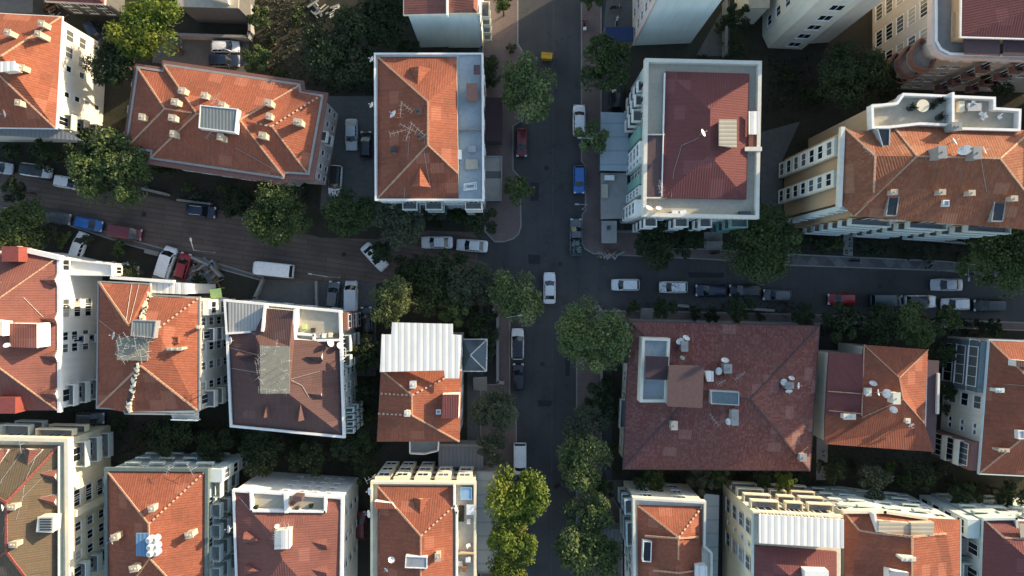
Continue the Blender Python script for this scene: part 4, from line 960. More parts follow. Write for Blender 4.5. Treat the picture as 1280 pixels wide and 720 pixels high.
# 19
out19 = [(291,613),(428,622),(426,790),(297,790)]
b = building('apartment_building', 'rose-red roof with a blue and white hatch and a double sunken terrace', out19, 10, 'white', overhang=.1)
V = dict(a=(294,640,10.3), a0=(294,616,10), b=(424,640,10.3), b0=(425,624,10), n=(314,640,10.7), n2=(406,640,10.7), c=(423,775,10.1), d=(299,775,10.1), r=(345,672,12.0), s=(353,700,12.0))
o = roof(b, V, ["a0 a n","a n r s d","n n2 r","n2 b c s r","c d s","n2 b0 b"], 'red', drop=9.9, side='white')
roof(b, dict(a=(294,616,10.1), b=(312,617,10.1), c=(312,640,10.6), d=(294,640,10.3)), ["a b c d"], 'red', name='roof'); roof(b, dict(a=(408,623,10.1), b=(425,625,10.1), c=(424,641,10.3), d=(407,640,10.6)), ["a b c d"], 'red', name='roof')
slab(b, [(313,617),(406,622),(406,639),(314,638)], 10.15, .1, 'beigefloor'); lowall(b, [(313,616),(314,639),(406,640),(406,623)], 11, .25, 10, 11.0, 'white', 'terrace_wall'); lowall(b, [(357,619),(358,639)], 11, .45, 10, 11.1, 'white', 'terrace_divider')
ring(b, [(290,612),(429,621),(427,791),(296,791)], 10.4, .3, 9.7, 10.4, 'white'); hut(b, [(343,664),(362,662),(362,686),(343,687)], 11.2, 12.8, 'ivory', 'whitesheet', 'roof_hatch', .03); slab(b, [(343,664),(352,663),(352,686),(343,687)], 12.86, .05, 'stripsheet', 'hatch_cover')
dormer(b, (305,679), (305,665), (328,677), .9, 'red', 'red', base=10.9); dormer(b, (409,672), (409,688), (384,676), 1.0, 'red', 'white', base=10.5); dormer(b, (409,706), (409,722), (384,711), 1.0, 'red', 'white', base=10.5); dormer(b, (306,719), (306,706), (326,714), .9, 'red', 'red', base=10.8)
wins(b, (291,613), (428,622), [.45,.6,.72,.85], [8.6,6.6,4.6,2.4], .8, .6, out=(0,-1)); wins(b, (428,622), (426,790), [.15,.35,.55], [7.6,5.0,2.4], .9, 1.2)
b19 = b
# 20
out20 = [(464,603),(594,604),(594,790),(464,790)]
b = building('apartment_building', 'orange roof beside the avenue trees with a narrow street terrace holding a light blue pool', out20, 9, 'cream', overhang=.1)
V = dict(a=(472,608,9.4), b=(566,609,9.4), b2=(566,634,10.1), c2=(566,770,10.1), c=(566,780,9.4), d=(472,780,9.4), r=(526,670,11.6), s=(526,720,11.6)); o = roof(b, V, ["a b b2 r","b2 c2 s r","c2 c d s","d a r s"], 'orange', drop=8.95, side='cream')
ridges(b, [[V['a'],V['r']],[V['r'],V['s']]], 'mortar'); ridges(b, [[V['b2'],V['r']]], 'mortarw', .2); ring(b, [(463,602),(595,603),(595,791),(463,791)], 9.6, .3, 8.7, 9.6, 'cream'); lowall(b, [(568,608),(568,632),(571,640),(571,780)], 9.9, .25, 9, 10.2, 'white', 'terrace_wall')
slab(b, [(572,606),(593,606),(593,780),(572,780)], 9.1, .15, 'beigefloor'); lowall(b, [(572,692),(592,692)], 9.8, .15, 9.1, 9.9, 'tan', 'terrace_divider')
dormer(b, (515,622), (538,622), (525,643), 1.1, 'orange', 'cream', base=9.9); skylight(b, [(507,695),(534,696),(534,711),(506,710)], .5, 'greymetal', 'whitemetal'); chimney(b, 547,697,.7,1.0,1.2,'cream'); boxdormer(b, [(468,627),(490,629),(495,636),(468,636)], 9.6, 10.6, 'orange')
for k, t in enumerate((.02,.2,.4,.6,.81)): bays(b, (464,603), (594,604), t+.01, t+.15, .2, 8.7, .6, 'cream', floors=3, h=1.3) 
wins(b, (464,603), (594,604), [.18,.38,.57,.79], [7.6,5.1,2.6], .8, 1.6, out=(0,-1))
b20 = b
a = building('annex', 'long grey flat roof strip between the pool terrace and the sunlit tree', [(595,590),(623,590),(621,716),(595,716)], 4, 'grey', cat='annex'); slab(a, [(595,590),(623,590),(621,716),(595,716)], 4.1, .12, 'stripsheet', 'flat_roof'); ring(a, [(595,589),(624,589),(622,717),(595,717)], 4.3, .12, 3.9, 4.25, 'grey')
# 21
out21 = [(792,623),(882,628),(881,682),(890,690),(890,790),(794,790)]
b = building('apartment_building', 'small crisp orange hip roof inside a white parapet, below the largest roof', out21, 9, 'ivory', overhang=.12)
V = dict(a=(797,632,9.3), b=(877,634,9.3), c=(877,775,9.3), d=(799,775,9.3), r=(848,672,11.2), s=(848,700,11.2)); o = roof(b, V, ["a b r","b c s r","c d s","d a r s"], 'orange', drop=8.95, side='ivory'); ridges(b, [[V['a'],V['r']],[V['r'],V['s']]], 'mortar', .2); ridges(b, [[V['b'],V['r']]], 'mortarw', .25)
ring(b, [(791,622),(883,627),(882,683),(891,691),(891,791),(793,791)], 9.7, .3, 8.7, 9.7, 'ivory'); skylight(b, [(804,676),(815,677),(814,703),(803,702)], .6, 'glass'); ridges(b, [[(806,670,10.1),(848,673,11.3),(873,671,10.0)]], 'mortar', .22); ridges(b, [[(816,713,10.5),(848,716,11.0),(872,713,10)]], 'mortar', .22); hut(b, [(869,707),(884,708),(884,722),(869,722)], 9.4, 10.8, 'white', 'whitesheet', 'roof_hatch', .05)
wins(b, (792,623), (882,628), [.22,.7], [7.4,4.9,2.4], 1.3, 1.3, out=(0,-1)); balcs(b, (792,623), (794,790), .03, .14, [7.0,4.4,1.9], 1.0, 'mint'); balcs(b, (792,623), (794,790), .2, .38, [7.0,4.4,1.9], .8, 'mint'); wins(b, (792,623), (794,790), [.45,.55,.66], [7.6,5,2.4], 1.3, 1.3)
b21 = b
a = building('annex', 'low ribbed grey roof strip between the small crisp orange roof and the cream block', [(880,617),(899,619),(896,790),(880,790)], 3.0, 'darkwall', cat='annex'); slab(a, [(880,617),(899,619),(896,790),(880,790)], 3.1, .12, 'stripsheet', 'flat_roof')
a = building('annex', 'low ribbed awning roof between the pavement trees and the small crisp orange roof', [(752,661),(778,661),(778,677),(752,678)], 2.8, 'grey', cat='annex'); slab(a, [(752,661),(778,661),(778,677),(752,678)], 2.9, .1, 'greysheet', 'flat_roof')
# 22 -- cream block with white sheet roof
out22 = [(942,640),(1052,646),(1052,790),(941,790)]
b = building('apartment_building', 'cream block whose sunlit rear balconies face up to a long white ribbed sheet roof', out22, 13, 'cream', overhang=.1)
V = dict(a=(943,682,13.4), b=(1046,690,13.4), c=(1046,775,13.3), d=(943,775,13.3), r=(1005,735,15.2), s=(1005,740,15.2)); o = roof(b, V, ["a b r","b c s r","c d s","d a r s"], 'maroon', drop=12.9, side='cream')
m_ = MB(); P = PX([(949,643),(1055,649.5),(1055,685.5),(949,679)], 15.2); m_.prism(P, 15.05, 15.2); m_.build('canopy', M['whitesheet'], b.root); hut(b, [(953,646),(1050,652),(1050,682),(953,676)], 13.0, 14.9, 'white', 'concrete', 'roof_room', .1)
wins(b, (953,645), (1050,651), [(.06,1.0),(.15,1.0),(.24,1.0),(.33,1.0),(.42,1.0),(.51,1.0),(.6,1.0),(.69,1.0),(.78,1.0),(.87,1.0)], [14.0], 1.0, 1.1, z=14.9, out=(0,-1), inset=.05)
lowall(b, [(942,640),(1052,646)], 13.5, .25, 12.8, 13.6, 'cream'); lowall(b, [(942,640),(941,780)], 13.4, .2, 12.9, 13.4, 'mint', 'gutter')
for t0,t1 in ((.02,.34),(.42,.62),(.68,.97)): balcs(b, (942,640), (1052,646), t0, t1, [10.6,7.9,5.2,2.5], 1.0, 'cream', out=(0,-1), ph=.8)
wins(b, (942,640), (1052,646), [.38,.65], [11.4,8.7,6,3.3], .8, 1.4, out=(0,-1))
wins(b, (942,640), (941,790), [.16,.47], [11.0,8.3,5.6,2.9], 1.9, 1.7)
wins(b, (942,640), (941,790), [.31], [11.3,8.6,5.9,3.2], .6, .6)
boxdormer(b, [(1006,713),(1036,714),(1036,730),(1006,730)], 13.6, 15.4, 'white')
b22 = b
# 23
out23 = [(1056,641),(1106,640),(1158,647),(1201,650),(1201,790),(1056,790)]
b = building('apartment_building', 'long orange and red-brown roof with a recessed beige sheet roof at its ridge', out23, 12, 'mint', overhang=.15)
V = dict(a=(1056,641,12.1), a2=(1092,641,12.1), b0=(1160,648,12.1), b=(1201,650,12.1), c=(1201,780,12.1), d=(1056,780,12.1), r=(1074,663,12.9), t=(1140,671,14.3), u=(1183,667,13.0), m=(1092,666,13.2), s=(1140,740,14.3), a3=(1168,668,13.3))
o = roof(b, V, ["a a2 m r","m a2 b0 a3 t","a3 b0 b u","a r m t s d","t a3 u b c s","c d s"], 'orange', drop=11.9, side='mint')
ridges(b, [[V['a'],V['r']],[V['r'],V['m']],[V['m'],V['t']],[V['t'],V['a3']],[V['a3'],V['u']],[V['t'],V['s']]], 'mortar', .24)
m_ = MB(); P = PX([(1099,651),(1138,654),(1138,671),(1098,665)], 13.6); m_.prism(P, 13.0, 13.6); m_.build('recess_roof', M['tansheet'], b.root); m_ = MB(); P = PX([(1139,654),(1168,653),(1167,668),(1139,671)], 13.8); m_.prism(P, 13.0, 13.8); m_.build('recess_roof', M['tansheet'], b.root)
lowall(b, [(1056,640),(1106,640),(1158,648)], 12.4, .35, 11.7, 12.5, 'cream'); lowall(b, [(1093,643),(1096,663)], 13.2, .3, 12, 13.4, 'white', 'recess_wall')
chimney(b, 1136,699,2.0,.4,1.2,'ivory'); boxdormer(b, [(1111,713),(1136,716),(1136,728),(1111,728)], 12.6, 14.6, 'greymetal'); lowall(b, [(1201,650),(1200,785)], 12.1, .12, 11.9, 12.15, 'mint', 'gutter')
for t0,t1 in ((.03,.14),(.2,.34),(.42,.56),(.66,.8)): balcs(b, (1046,639), (1201,650), t0+.04, t1+.04, [9.4,6.8,4.2,1.8], .3, 'mint', out=(0,-1), ph=.5, door=False)
wins(b, (1046,639), (1201,650), [.1,.41,.63,.9], [10.2,7.5,4.8,2.2], 1.4, 1.2, inset=.15, out=(0,-1))
b23 = b
# 24
out24 = [(1230,649),(1270,647),(1273,652),(1400,656),(1400,790),(1226,790)]
b = building('apartment_building', 'plum-coloured ribbed roof in the bottom right corner with grey glazed balconies on its west side', out24, 11.5, 'mint', overhang=.15)
V = dict(a=(1231,650,11.6), b=(1400,657,11.6), c=(1400,780,11.6), d=(1227,780,11.6), r=(1255,672,12.6), s=(1400,680,12.6), q=(1310,720,14.2)); o = roof(b, V, ["a b s r","r s q","s c q","c d q","d a r q"], 'maroon', side='mint'); ridges(b, [[V['a'],V['r']],[V['r'],V['s']]], 'mortar', .22)
slab(b, [(1274,655),(1300,656),(1300,672),(1276,672)], 12.9, .1, 'beigefloor', 'balcony_roof', reg=False); lowall(b, [(1230,649),(1270,648),(1273,672)], 11.9, .3, 11.4, 12.0, 'mint')
bays(b, (1230,649), (1226,790), .02, .19, .2, 10.8, 1.6, 'mint', floors=4); balcs(b, (1230,649), (1226,790), .22, .4, [8.6,5.8,3.0], 1.6, 'blueglass'); balcs(b, (1230,649), (1226,790), .45, .62, [8.6,5.8,3.0], 1.2, 'mint')
for t0,t1 in ((.01,.12),(.2,.35),(.4,.5)): balcs(b, (1230,649), (1400,656), t0, t1, [8.8,6.2,3.6,1.2], .3, 'mint', out=(0,-1), ph=.5, door=False)
wins(b, (1230,649), (1400,656), [.16,.38], [9.6,7,4.4], 1.2, 1.2, out=(0,-1))
b24 = b
# top-left lesser roofs
a = building('house', 'dull maroon roof clipped by the top edge, north of the tall-chimneyed corner block', [(55,-60),(132,-60),(130,5),(57,1)], 5.5, 'darkwall', cat='house', overhang=.3); roof(a, dict(a=(55,-60,5.5), b=(132,-60,5.5), c=(130,5,5.5), d=(57,1,5.5), r=(92,-30,7.2)), ["a b r","b c r","c d r","d a r"], 'maroon'); ring(a, [(54,-61),(133,-61),(131,6),(56,2)], 5.5, .3, 5.2, 5.52, 'pink', 'gutter')
wins(a, (57,1), (130,5), [.2,.5,.8], [3.8,1.6], 1.2, 1.2, inset=.3)
a = building('garage', 'flat dark grey roof in the top left corner', [(-60,-50),(41,-50),(41,16),(-60,15)], 2.8, 'darkwall', cat='garage'); slab(a, [(-60,-50),(41,-50),(41,16),(-60,15)], 2.9, .1, 'yard', 'flat_roof')
a = building('house', 'small pale flat-roofed house touching the top edge above the yard with two parked cars', [(218,-60),(300,-60),(298,10),(222,8)], 6, 'darkwall', cat='house'); slab(a, [(218,-60),(300,-60),(298,10),(222,8)], 6.15, .2, 'beigefloor', 'flat_roof'); hut(a, [(252,-60),(280,-60),(285,4),(262,-2)], 6.1, 7.0, 'ivory', 'beigefloor', 'roof_hatch', .05)
a = building('shop_annex', 'maroon flat awning roof on the pavement side of the blue-terraced block', [(606,122),(628,122),(628,176),(606,176)], 3.2, 'darkwall', cat='annex'); slab(a, [(606,122),(628,122),(628,176),(606,176)], 3.3, .12, 'purple2', 'flat_roof')
a = building('shop_annex', 'open-framed low shop front south of the maroon awning roof', [(606,196),(627,196),(626,250),(606,250)], 3.0, 'darkwall', cat='annex'); slab(a, [(606,196),(627,196),(627,214),(606,214)], 3.1, .12, 'concrete', 'flat_roof'); slab(a, [(606,223),(627,223),(626,250),(606,250)], 3.1, .12, 'concrete', 'flat_roof'); ring(a, [(606,195),(628,195),(627,251),(606,251)], 3.2, .12, 2.9, 3.3, 'grey')
# ------------------------------------------------------------------ trees
def leaf_mesh(seed, Rm, nleaf, nclump, flat=.72, leaf=.30):
    rnd = np.random.default_rng(seed); cl = []
    for k in range(nclump):
        a = rnd.uniform(0, 2*np.pi); rr = Rm*.74*np.sqrt(rnd.uniform(0, 1)); 
        z = rnd.uniform(-.45, 1.0)*Rm*flat*.62*(1-.45*(rr/Rm)**2)
        cl.append((rr*np.cos(a), rr*np.sin(a), z, Rm*rnd.choice([.13,.18,.24,.30,.36])))
    cl.append((0,0,Rm*.2,Rm*.45)); cl = np.array(cl); n = nleaf
    idx = rnd.integers(0, len(cl), n); c = cl[idx]
    d = rnd.normal(size=(n,3)); d /= np.linalg.norm(d, axis=1)[:,None]; d[:,2] = np.where(d[:,2] < -.3, -d[:,2], d[:,2])
    rad = c[:,3]*rnd.uniform(.35, 1.12, n)**.6; P = c[:,:3] + d*rad[:,None]*np.array([1,1,.85])
    nrm = d*.7 + rnd.normal(size=(n,3))*.55 + np.array([0,0,.45]); nrm /= np.linalg.norm(nrm, axis=1)[:,None]
    t = np.cross(nrm, rnd.normal(size=(n,3))); t /= np.linalg.norm(t, axis=1)[:,None]; s = np.cross(nrm, t)
    sz = leaf*(.5+1.1*rnd.uniform(0,1,n)**1.8)[:,None]
    v = np.stack([P-t*sz*.5, P+s*sz*.32, P+t*sz*.62, P-s*sz*.32], 1).reshape(-1,3)
    me = bpy.data.meshes.new('crown'); f = np.arange(4*n).reshape(-1,4)
    me.from_pydata(v.tolist(), [], f.tolist()); ul = me.uv_layers.new(name='UVMap')
    cr = rnd.uniform(0,1,len(cl))[idx]; lr = rnd.uniform(0,1,n); uv = np.repeat(np.stack([lr, cr*.6+lr*.4], 1), 4, 0)
    ul.data.foreach_set('uv', uv.ravel().astype(np.float32)); me.materials.append(M['leaf']); me.update(); return me, cl
def trunk_mesh(seed, Rm, H, cl):
    rnd = random.Random(seed); m = MB(); prev = Vector((0,0,-.3)); n = 4; r = .07*Rm+.06
    for k in range(n):
        q = Vector((rnd.uniform(-.12,.12), rnd.uniform(-.12,.12), H*(k+1)/n*.82)); m.tube(prev, q, r*(1-.16*k), r*(1-.16*(k+1)), 8, caps=False); prev = q
    for c in cl[::2][:9]:
        e = Vector((c[0], c[1], H+c[2])); b0 = Vector((0,0,H*rnd.uniform(.5,.82))); mid = b0.lerp(e, .55)+Vector((0,0,.3)); m.tube(b0, mid, r*.5, r*.3, 6, caps=False); m.tube(mid, e, r*.3, .03, 6, caps=False)
    return m.mesh('trunk', M['bark'])
TV = {}
for s, Rm, nl, nc in (('s', 2.2, 3600, 17), ('m', 3.6, 8200, 30), ('l', 5.0, 14500, 46)):
    TV[s] = []
    for k in range(3):
        me, cl = leaf_mesh(100+k+ord(s), Rm, nl, nc, leaf=.24 if s=='s' else .27); TV[s].append((me, {'H': {}}, cl, Rm))
_trunks = {}
def tree(px, py, rpx, kind, label, H=None, name='tree', cat='tree', group=None):
    r = rpx*MPP*.93
    s = 's' if r < 2.6 else ('m' if r < 4.2 else 'l'); i = random.randrange(3); me, _, cl, Rm = TV[s][i]
    H = H or min(7.5, 1.9+r*.95); sc = r/Rm*1.20; p = W(px, py, H)
    t = tag(empty(name, (p.x, p.y, 0), random.uniform(0, 6.28)), label, cat, group)
    key = (s, i, round(H/sc, 1)); 
    if key not in _trunks: _trunks[key] = trunk_mesh(i, Rm, H/sc, cl)
    a = link(_trunks[key], 'trunk', t, (0,0,0)); a.scale = (sc,sc,sc)
    c = link(me, 'crown', t, (0,0,H)); c.scale = (sc, sc*random.uniform(.92,1.08), sc)
    return t, c
def set_leaf(c, kind):
    c.material_slots[0].link = 'OBJECT'; c.material_slots[0].material = M[kind]
TREES = [
 # px, py, r, kind, height, label
 (664,112,36,'leafmid',6.5,'full round street tree on the left of the avenue beside the yellow bin'),
 (646,237,20,'leafmid',4.8,'small round street tree between the red car and the crossing'),
 (648,368,32,'leafmid',6.5,'round street tree at the lower left corner of the crossing, beside the moving white car'),
 (629,4,13,'leaf',4.5,'little street tree cut by the top edge left of the avenue'),
 (740,-4,14,'leaf',4.5,'little tree cut by the top edge right of the avenue'),
 (757,80,33,'leaf',6.0,'dark green street tree right of the avenue just below the blue awning'),
 (738,173,21,'leafmid',5.0,'small street tree right of the avenue overhanging a white car'),
 (744,420,41,'leafmid',8.0,'broadest street tree, at the lower right corner of the crossing'),
 (732,533,27,'leafgrey',6.0,'dull green street tree west of the largest roof'),
 (727,578,33,'leafmid',6.8,'leafy street tree at the south-west corner of the largest roof'),
 (736,642,31,'leafmid',6.6,'street tree west of the small crisp orange roof'),
 (732,694,37,'leaf',6.5,'dark street tree at the bottom edge on the right of the avenue'),
 (648,622,38,'leafsunlit',7.8,'tall street tree with sunlit yellow-green top left of the avenue, below the white van'),
 (640,678,29,'leafsunlit',7.8,'sunlit street tree just south of the tall yellow-green one'),
 (640,716,26,'leafsunlit',7.6,'street tree at the bottom edge left of the avenue'),
 (617,512,28,'leafgrey',5.5,'thin feathery street tree beside the glazed pergola steps'),
 (615,560,19,'leafgrey',5.0,'thin small tree by the dark ribbed shed'),
 (190,40,39,'leafsunlit',8.3,'tall sunlit yellow-green tree above the turned block'),
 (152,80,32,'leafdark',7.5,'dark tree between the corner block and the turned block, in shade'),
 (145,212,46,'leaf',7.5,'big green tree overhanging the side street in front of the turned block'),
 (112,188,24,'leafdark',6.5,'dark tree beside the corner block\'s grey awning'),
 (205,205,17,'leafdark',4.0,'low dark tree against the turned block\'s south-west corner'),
 (30,288,34,'leaf',5.5,'wide tree south of the side street at the left edge'),
 (352,270,40,'leaf',6.5,'broad green tree on the north side of the side street'),
 (298,256,19,'leafdark',4.5,'small dark tree beside the dark blue car with rails'),
 (440,268,30,'leaf',5.5,'green tree at the end of the car court by the side street'),
 (500,276,32,'leafgrey',5.5,'greyish tree in front of the mint balconies'),
 (545,263,14,'leafgrey',3.5,'small greyish tree under the mint balconies'),
 (603,275,19,'leafdark',4.5,'dark little tree at the upper left corner of the crossing'),
 (476,316,16,'leafdark',4.6,'small dark tree leaning over the slanting white car'),
 (487,374,28,'leafpale',6.5,'pale olive tree north-west of the white ribbed canopy'),
 (541,358,34,'leafdark',4.2,'dark green tree north of the white ribbed canopy'),
 (512,336,20,'leafdark',4.2,'dark low tree between the slanting white car and the green mass'),
 (562,334,22,'leafdark',4.2,'dark low tree just below the right white sedan of the side street'),
 (748,500,20,'leafdark',4.5,'small dark tree between the broadest street tree and the dull green one'),
 (752,608,18,'leafdark',4.5,'small dark tree between the two leafy street trees at the avenue'),
 (589,356,30,'leafgrey',5.2,'grey-green feathery tree beside the corner street tree'),
 (568,388,20,'leaf',5.0,'green tree tucked against the white ribbed canopy'),
 (600,398,20,'leafdark',4.0,'low dark tree behind the pale boundary wall'),
 (460,440,22,'leafdark',4.8,'dark tree between the brown roof and the white ribbed canopy'),
 (456,490,16,'leafdark',4.0,'dark small tree in the gap east of the brown roof'),
 (428,62,46,'leafdark',7.5,'large dark tree in the grassy plot above the car court'),
 (478,25,34,'leafdark',6.5,'dark tree west of the plain pale blue end walls'),
 (325,22,15,'leaf',3.8,'small bush-like tree by the plot wall near the top edge'),
 (322,76,18,'leaf',3.8,'small tree right of the two parked cars in the yard'),
 (510,62,14,'leafdark',3.5,'small dark tree north of the orange and maroon block with the narrow terrace'),
 (607,90,20,'leafdark',4.0,'dark tree behind the full round street tree'),
 (950,302,44,'leaf',7.2,'broad dark green tree south of the plum-roofed block by the street'),
 (822,305,30,'leafdark',5.0,'dark tree at the corner shop'),
 (858,300,20,'leafdark',4.2,'dark rounded tree under the turquoise balconies'),
 (1060,95,42,'leafdark',7.5,'large very dark tree north of the tan block'),
 (1108,105,22,'leafdark',6.0,'dark tree below the curved brick-coloured balconies'),
 (920,22,17,'leafdark',4.5,'dark tree between the two tallest blocks at the top'),
 (920,62,12,'leafdark',3.0,'low dark tree north of the plum-roofed block'),
 (1245,96,24,'leafdark',6.0,'dark tree between the tan block and the top right block'),
 (1242,322,48,'leaf',7.0,'big dark green tree at the right edge above the street'),
 (1275,290,26,'leafdark',6.0,'dark tree under the tan block at the right edge'),
 (1190,285,15,'leafdark',3.5,'low tree at the foot of the tan block'),
 (830,385,14,'leafdark',4.0,'small dark tree by the street above the largest roof'),
 (925,385,17,'leafdark',4.5,'dark tree above the middle of the largest roof\'s north eaves'),
 (1004,394,14,'leafdark',4.0,'small dark tree at the north-east corner of the largest roof'),
 (1050,404,24,'leafdark',5.0,'dark tree south of the red car'),
 (1095,408,26,'leafdark',5.2,'dark tree south of the long dark green car'),
 (1140,408,26,'leaf',5.5,'green tree south of the white car with the black roof'),
 (1180,400,18,'leaf',5.0,'green tree overlapping the small plain white car'),
 (1178,440,17,'leafdark',4.5,'dark tree between the sunlit facet roof and the glass-fronted block'),
 (1240,408,12,'leafdark',3.5,'small dark tree at the foot of the glass-fronted block'),
 (1185,490,12,'leafdark',3.5,'small dark tree beside the conservatory glazing'),
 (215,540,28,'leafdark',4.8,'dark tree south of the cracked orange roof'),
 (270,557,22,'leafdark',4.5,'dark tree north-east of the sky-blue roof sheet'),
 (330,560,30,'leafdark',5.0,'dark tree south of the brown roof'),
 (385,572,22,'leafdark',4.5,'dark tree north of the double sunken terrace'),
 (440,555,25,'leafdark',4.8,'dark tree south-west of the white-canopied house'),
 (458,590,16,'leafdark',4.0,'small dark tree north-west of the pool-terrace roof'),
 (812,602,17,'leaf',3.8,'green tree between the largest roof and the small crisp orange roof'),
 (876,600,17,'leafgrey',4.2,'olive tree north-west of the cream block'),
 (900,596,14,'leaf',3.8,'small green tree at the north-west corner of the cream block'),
 (981,600,14,'leafsunlit',6.0,'small tree with sunlit yellow-green top behind the cream block'),
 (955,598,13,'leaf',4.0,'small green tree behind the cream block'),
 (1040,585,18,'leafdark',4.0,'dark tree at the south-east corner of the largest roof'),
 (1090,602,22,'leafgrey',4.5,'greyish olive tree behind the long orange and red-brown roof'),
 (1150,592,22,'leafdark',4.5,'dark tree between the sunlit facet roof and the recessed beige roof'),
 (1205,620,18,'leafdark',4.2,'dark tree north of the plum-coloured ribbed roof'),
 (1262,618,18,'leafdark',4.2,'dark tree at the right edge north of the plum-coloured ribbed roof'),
 (20,238,16,'leafdark',4.0,'dark shrubby tree south of the corner block\'s grey awning'),
 (60,195,18,'leafdark',4.0,'low dark tree beside the grey awning above the white parked cars'),
 (165,340,13,'leafdark',3.5,'small dark tree north of the cracked orange roof'),
 (60,292,12,'leafgrey',3.0,'grey leafless-looking shrub by the blue car'),
]
for (px,py,r,kind,H,lab) in TREES:
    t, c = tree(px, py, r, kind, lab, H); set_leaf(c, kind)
# bushes in the gardens
BUSH = [(340,50),(372,20),(395,95),(350,92),(280,235),(235,235),(245,245),(330,225),(372,232),(640,60),(612,100),(900,35),(908,55),(985,110),(1010,120),(985,95),(880,75),(1180,262),(1000,300),(1022,303),(1043,306),(1080,308),(1095,314),(1130,318),(1160,318),
 (790,385),(868,392),(890,394),(950,396),(1072,396),(1120,398),(1205,404),(1225,406),(150,530),(180,545),(240,535),(300,545),(370,555),(415,560),(300,580),(440,580),(465,560),(455,520),(760,480),(765,520),(762,560),(840,598),(930,600),(1000,596),(1065,580),(1110,586),(1130,600),(1175,585),(1190,600),(1215,610),(1240,618),(1180,510),(1176,550),(590,410),(598,430),(612,440),(616,420),(545,280),(570,270),(520,285),(90,160),(15,190),(45,185),(100,200),(80,300),(110,300),(20,270),(150,310),(250,350),(590,80),(615,78)]
_bm = [leaf_mesh(500+k, 1.0, 620, 7, .8, .2)[0] for k in range(3)]
_bs = MB(); 
for k in range(5): _bs.tube((0,0,-.1), (math.cos(k*1.26)*.5, math.sin(k*1.26)*.5, .8), .04, .015, 5, caps=False)
_bsm = _bs.mesh('stem', M['bark'])
ANCH = [((640,80),'the full round street tree'),((372,20),'the rubble in the grassy plot'),((338,70),'the two cars in the walled yard'),((395,95),'the large dark tree in the grassy plot'),((251,264),'the dark blue car with rails'),((352,265),'the broad green side-street tree'),((910,45),'the tall pale blue block'),((990,110),'the tall off-white block'),((1180,268),'the tan block'),((1060,305),'the path to the tan block'),((950,302),'the broad tree by the plum-roofed block'),
 ((842,385),'the leaf-speckled car'),((931,390),'the middle dark car'),((1080,396),'the long dark green car'),((1215,404),'the last black car of the row'),((165,540),'the cracked orange roof'),((275,550),'the sky-blue roof sheet'),((350,555),'the brown roof'),((415,565),'the rose-red roof'),((462,560),'the white-canopied house'),((762,500),'the largest roof'),((840,600),'the small crisp orange roof'),((960,600),'the cream block'),((1100,588),'the stepped red-brown roof'),((1190,600),'the glass-fronted block'),((1235,618),'the plum-coloured ribbed roof'),((605,425),'the glazed pergola'),((545,278),'the mint balconies'),((95,165),'the corner block at the top left'),((30,195),'the grey awning'),((95,300),'the white car behind the terracotta roof'),((20,270),'the wide left-edge tree'),((250,345),'the pile of steel beams')]
_used = {}
def bush_label(px, py):
    (ax, ay), nm = min(ANCH, key=lambda a: (a[0][0]-px)**2+(a[0][1]-py)**2); dx, dy = px-ax, ay-py
    d = 'beside' if abs(dx)+abs(dy) < 5 else (('above' if dy > 0 else 'below') if abs(dy) > abs(dx) else ('right of' if dx > 0 else 'left of'))
    n = _used[(d,nm)] = _used.get((d,nm), 0)+1
    return ('low dark bush ' if n == 1 else ('another' if n == 2 else 'yet another')+' low bush ')+d+' '+nm
for (px,py) in BUSH:
    s = random.uniform(.8, 1.7); p = W(px,py,.8*s); 
    t = tag(empty('bush', (p.x,p.y,0), random.random()*6), bush_label(px, py), 'bush', 'low garden bushes')
    link(_bsm, 'stem', t, (0,0,0)).scale = (s,s,s); c = link(random.choice(_bm), 'foliage', t, (0,0,.75*s)); c.scale = (s,s,s); set_leaf(c, random.choice(['leafdark','leafdark','leaf','leafgrey']))
# grass of the empty plot and the gardens: tufts, one object
g = np.random.default_rng(5); V_ = []; F_ = []
for (x0,y0,x1,y1,n) in ((315,0,405,105,900),(405,85,468,118,300),(240,235,400,255,300),(985,290,1290,318,600),(800,378,1010,398,300),(1010,398,1220,420,300),(455,400,480,560,250),(760,560,1200,606,700),(130,525,460,580,900),(955,70,1050,140,400)):
    for k in range(n):
        p = W(g.uniform(x0,x1), g.uniform(y0,y1), 0); a = g.uniform(0,3.14); h = g.uniform(.12,.4); w = g.uniform(.08,.22); dx, dy = math.cos(a)*w, math.sin(a)*w; lx, ly = g.uniform(-.2,.2), g.uniform(-.2,.2)
        i = len(V_); V_ += [(p.x-dx,p.y-dy,0),(p.x+dx,p.y+dy,0),(p.x+dx*.4+lx,p.y+dy*.4+ly,h),(p.x-dx*.4+lx,p.y-dy*.4+ly,h)]; F_.append((i,i+1,i+2,i+3))
me = bpy.data.meshes.new('grass'); me.from_pydata(V_, [], F_); ul = me.uv_layers.new(name='UVMap'); ul.data.foreach_set('uv', np.repeat(g.uniform(0,1,(len(F_),2)),4,0).ravel().astype(np.float32)); me.materials.append(M['leafgrey'])
o = bpy.data.objects.new('grass', me); col.objects.link(o); tag(o, 'rough grass and weeds in the plots between the buildings', 'grass', kind='stuff')

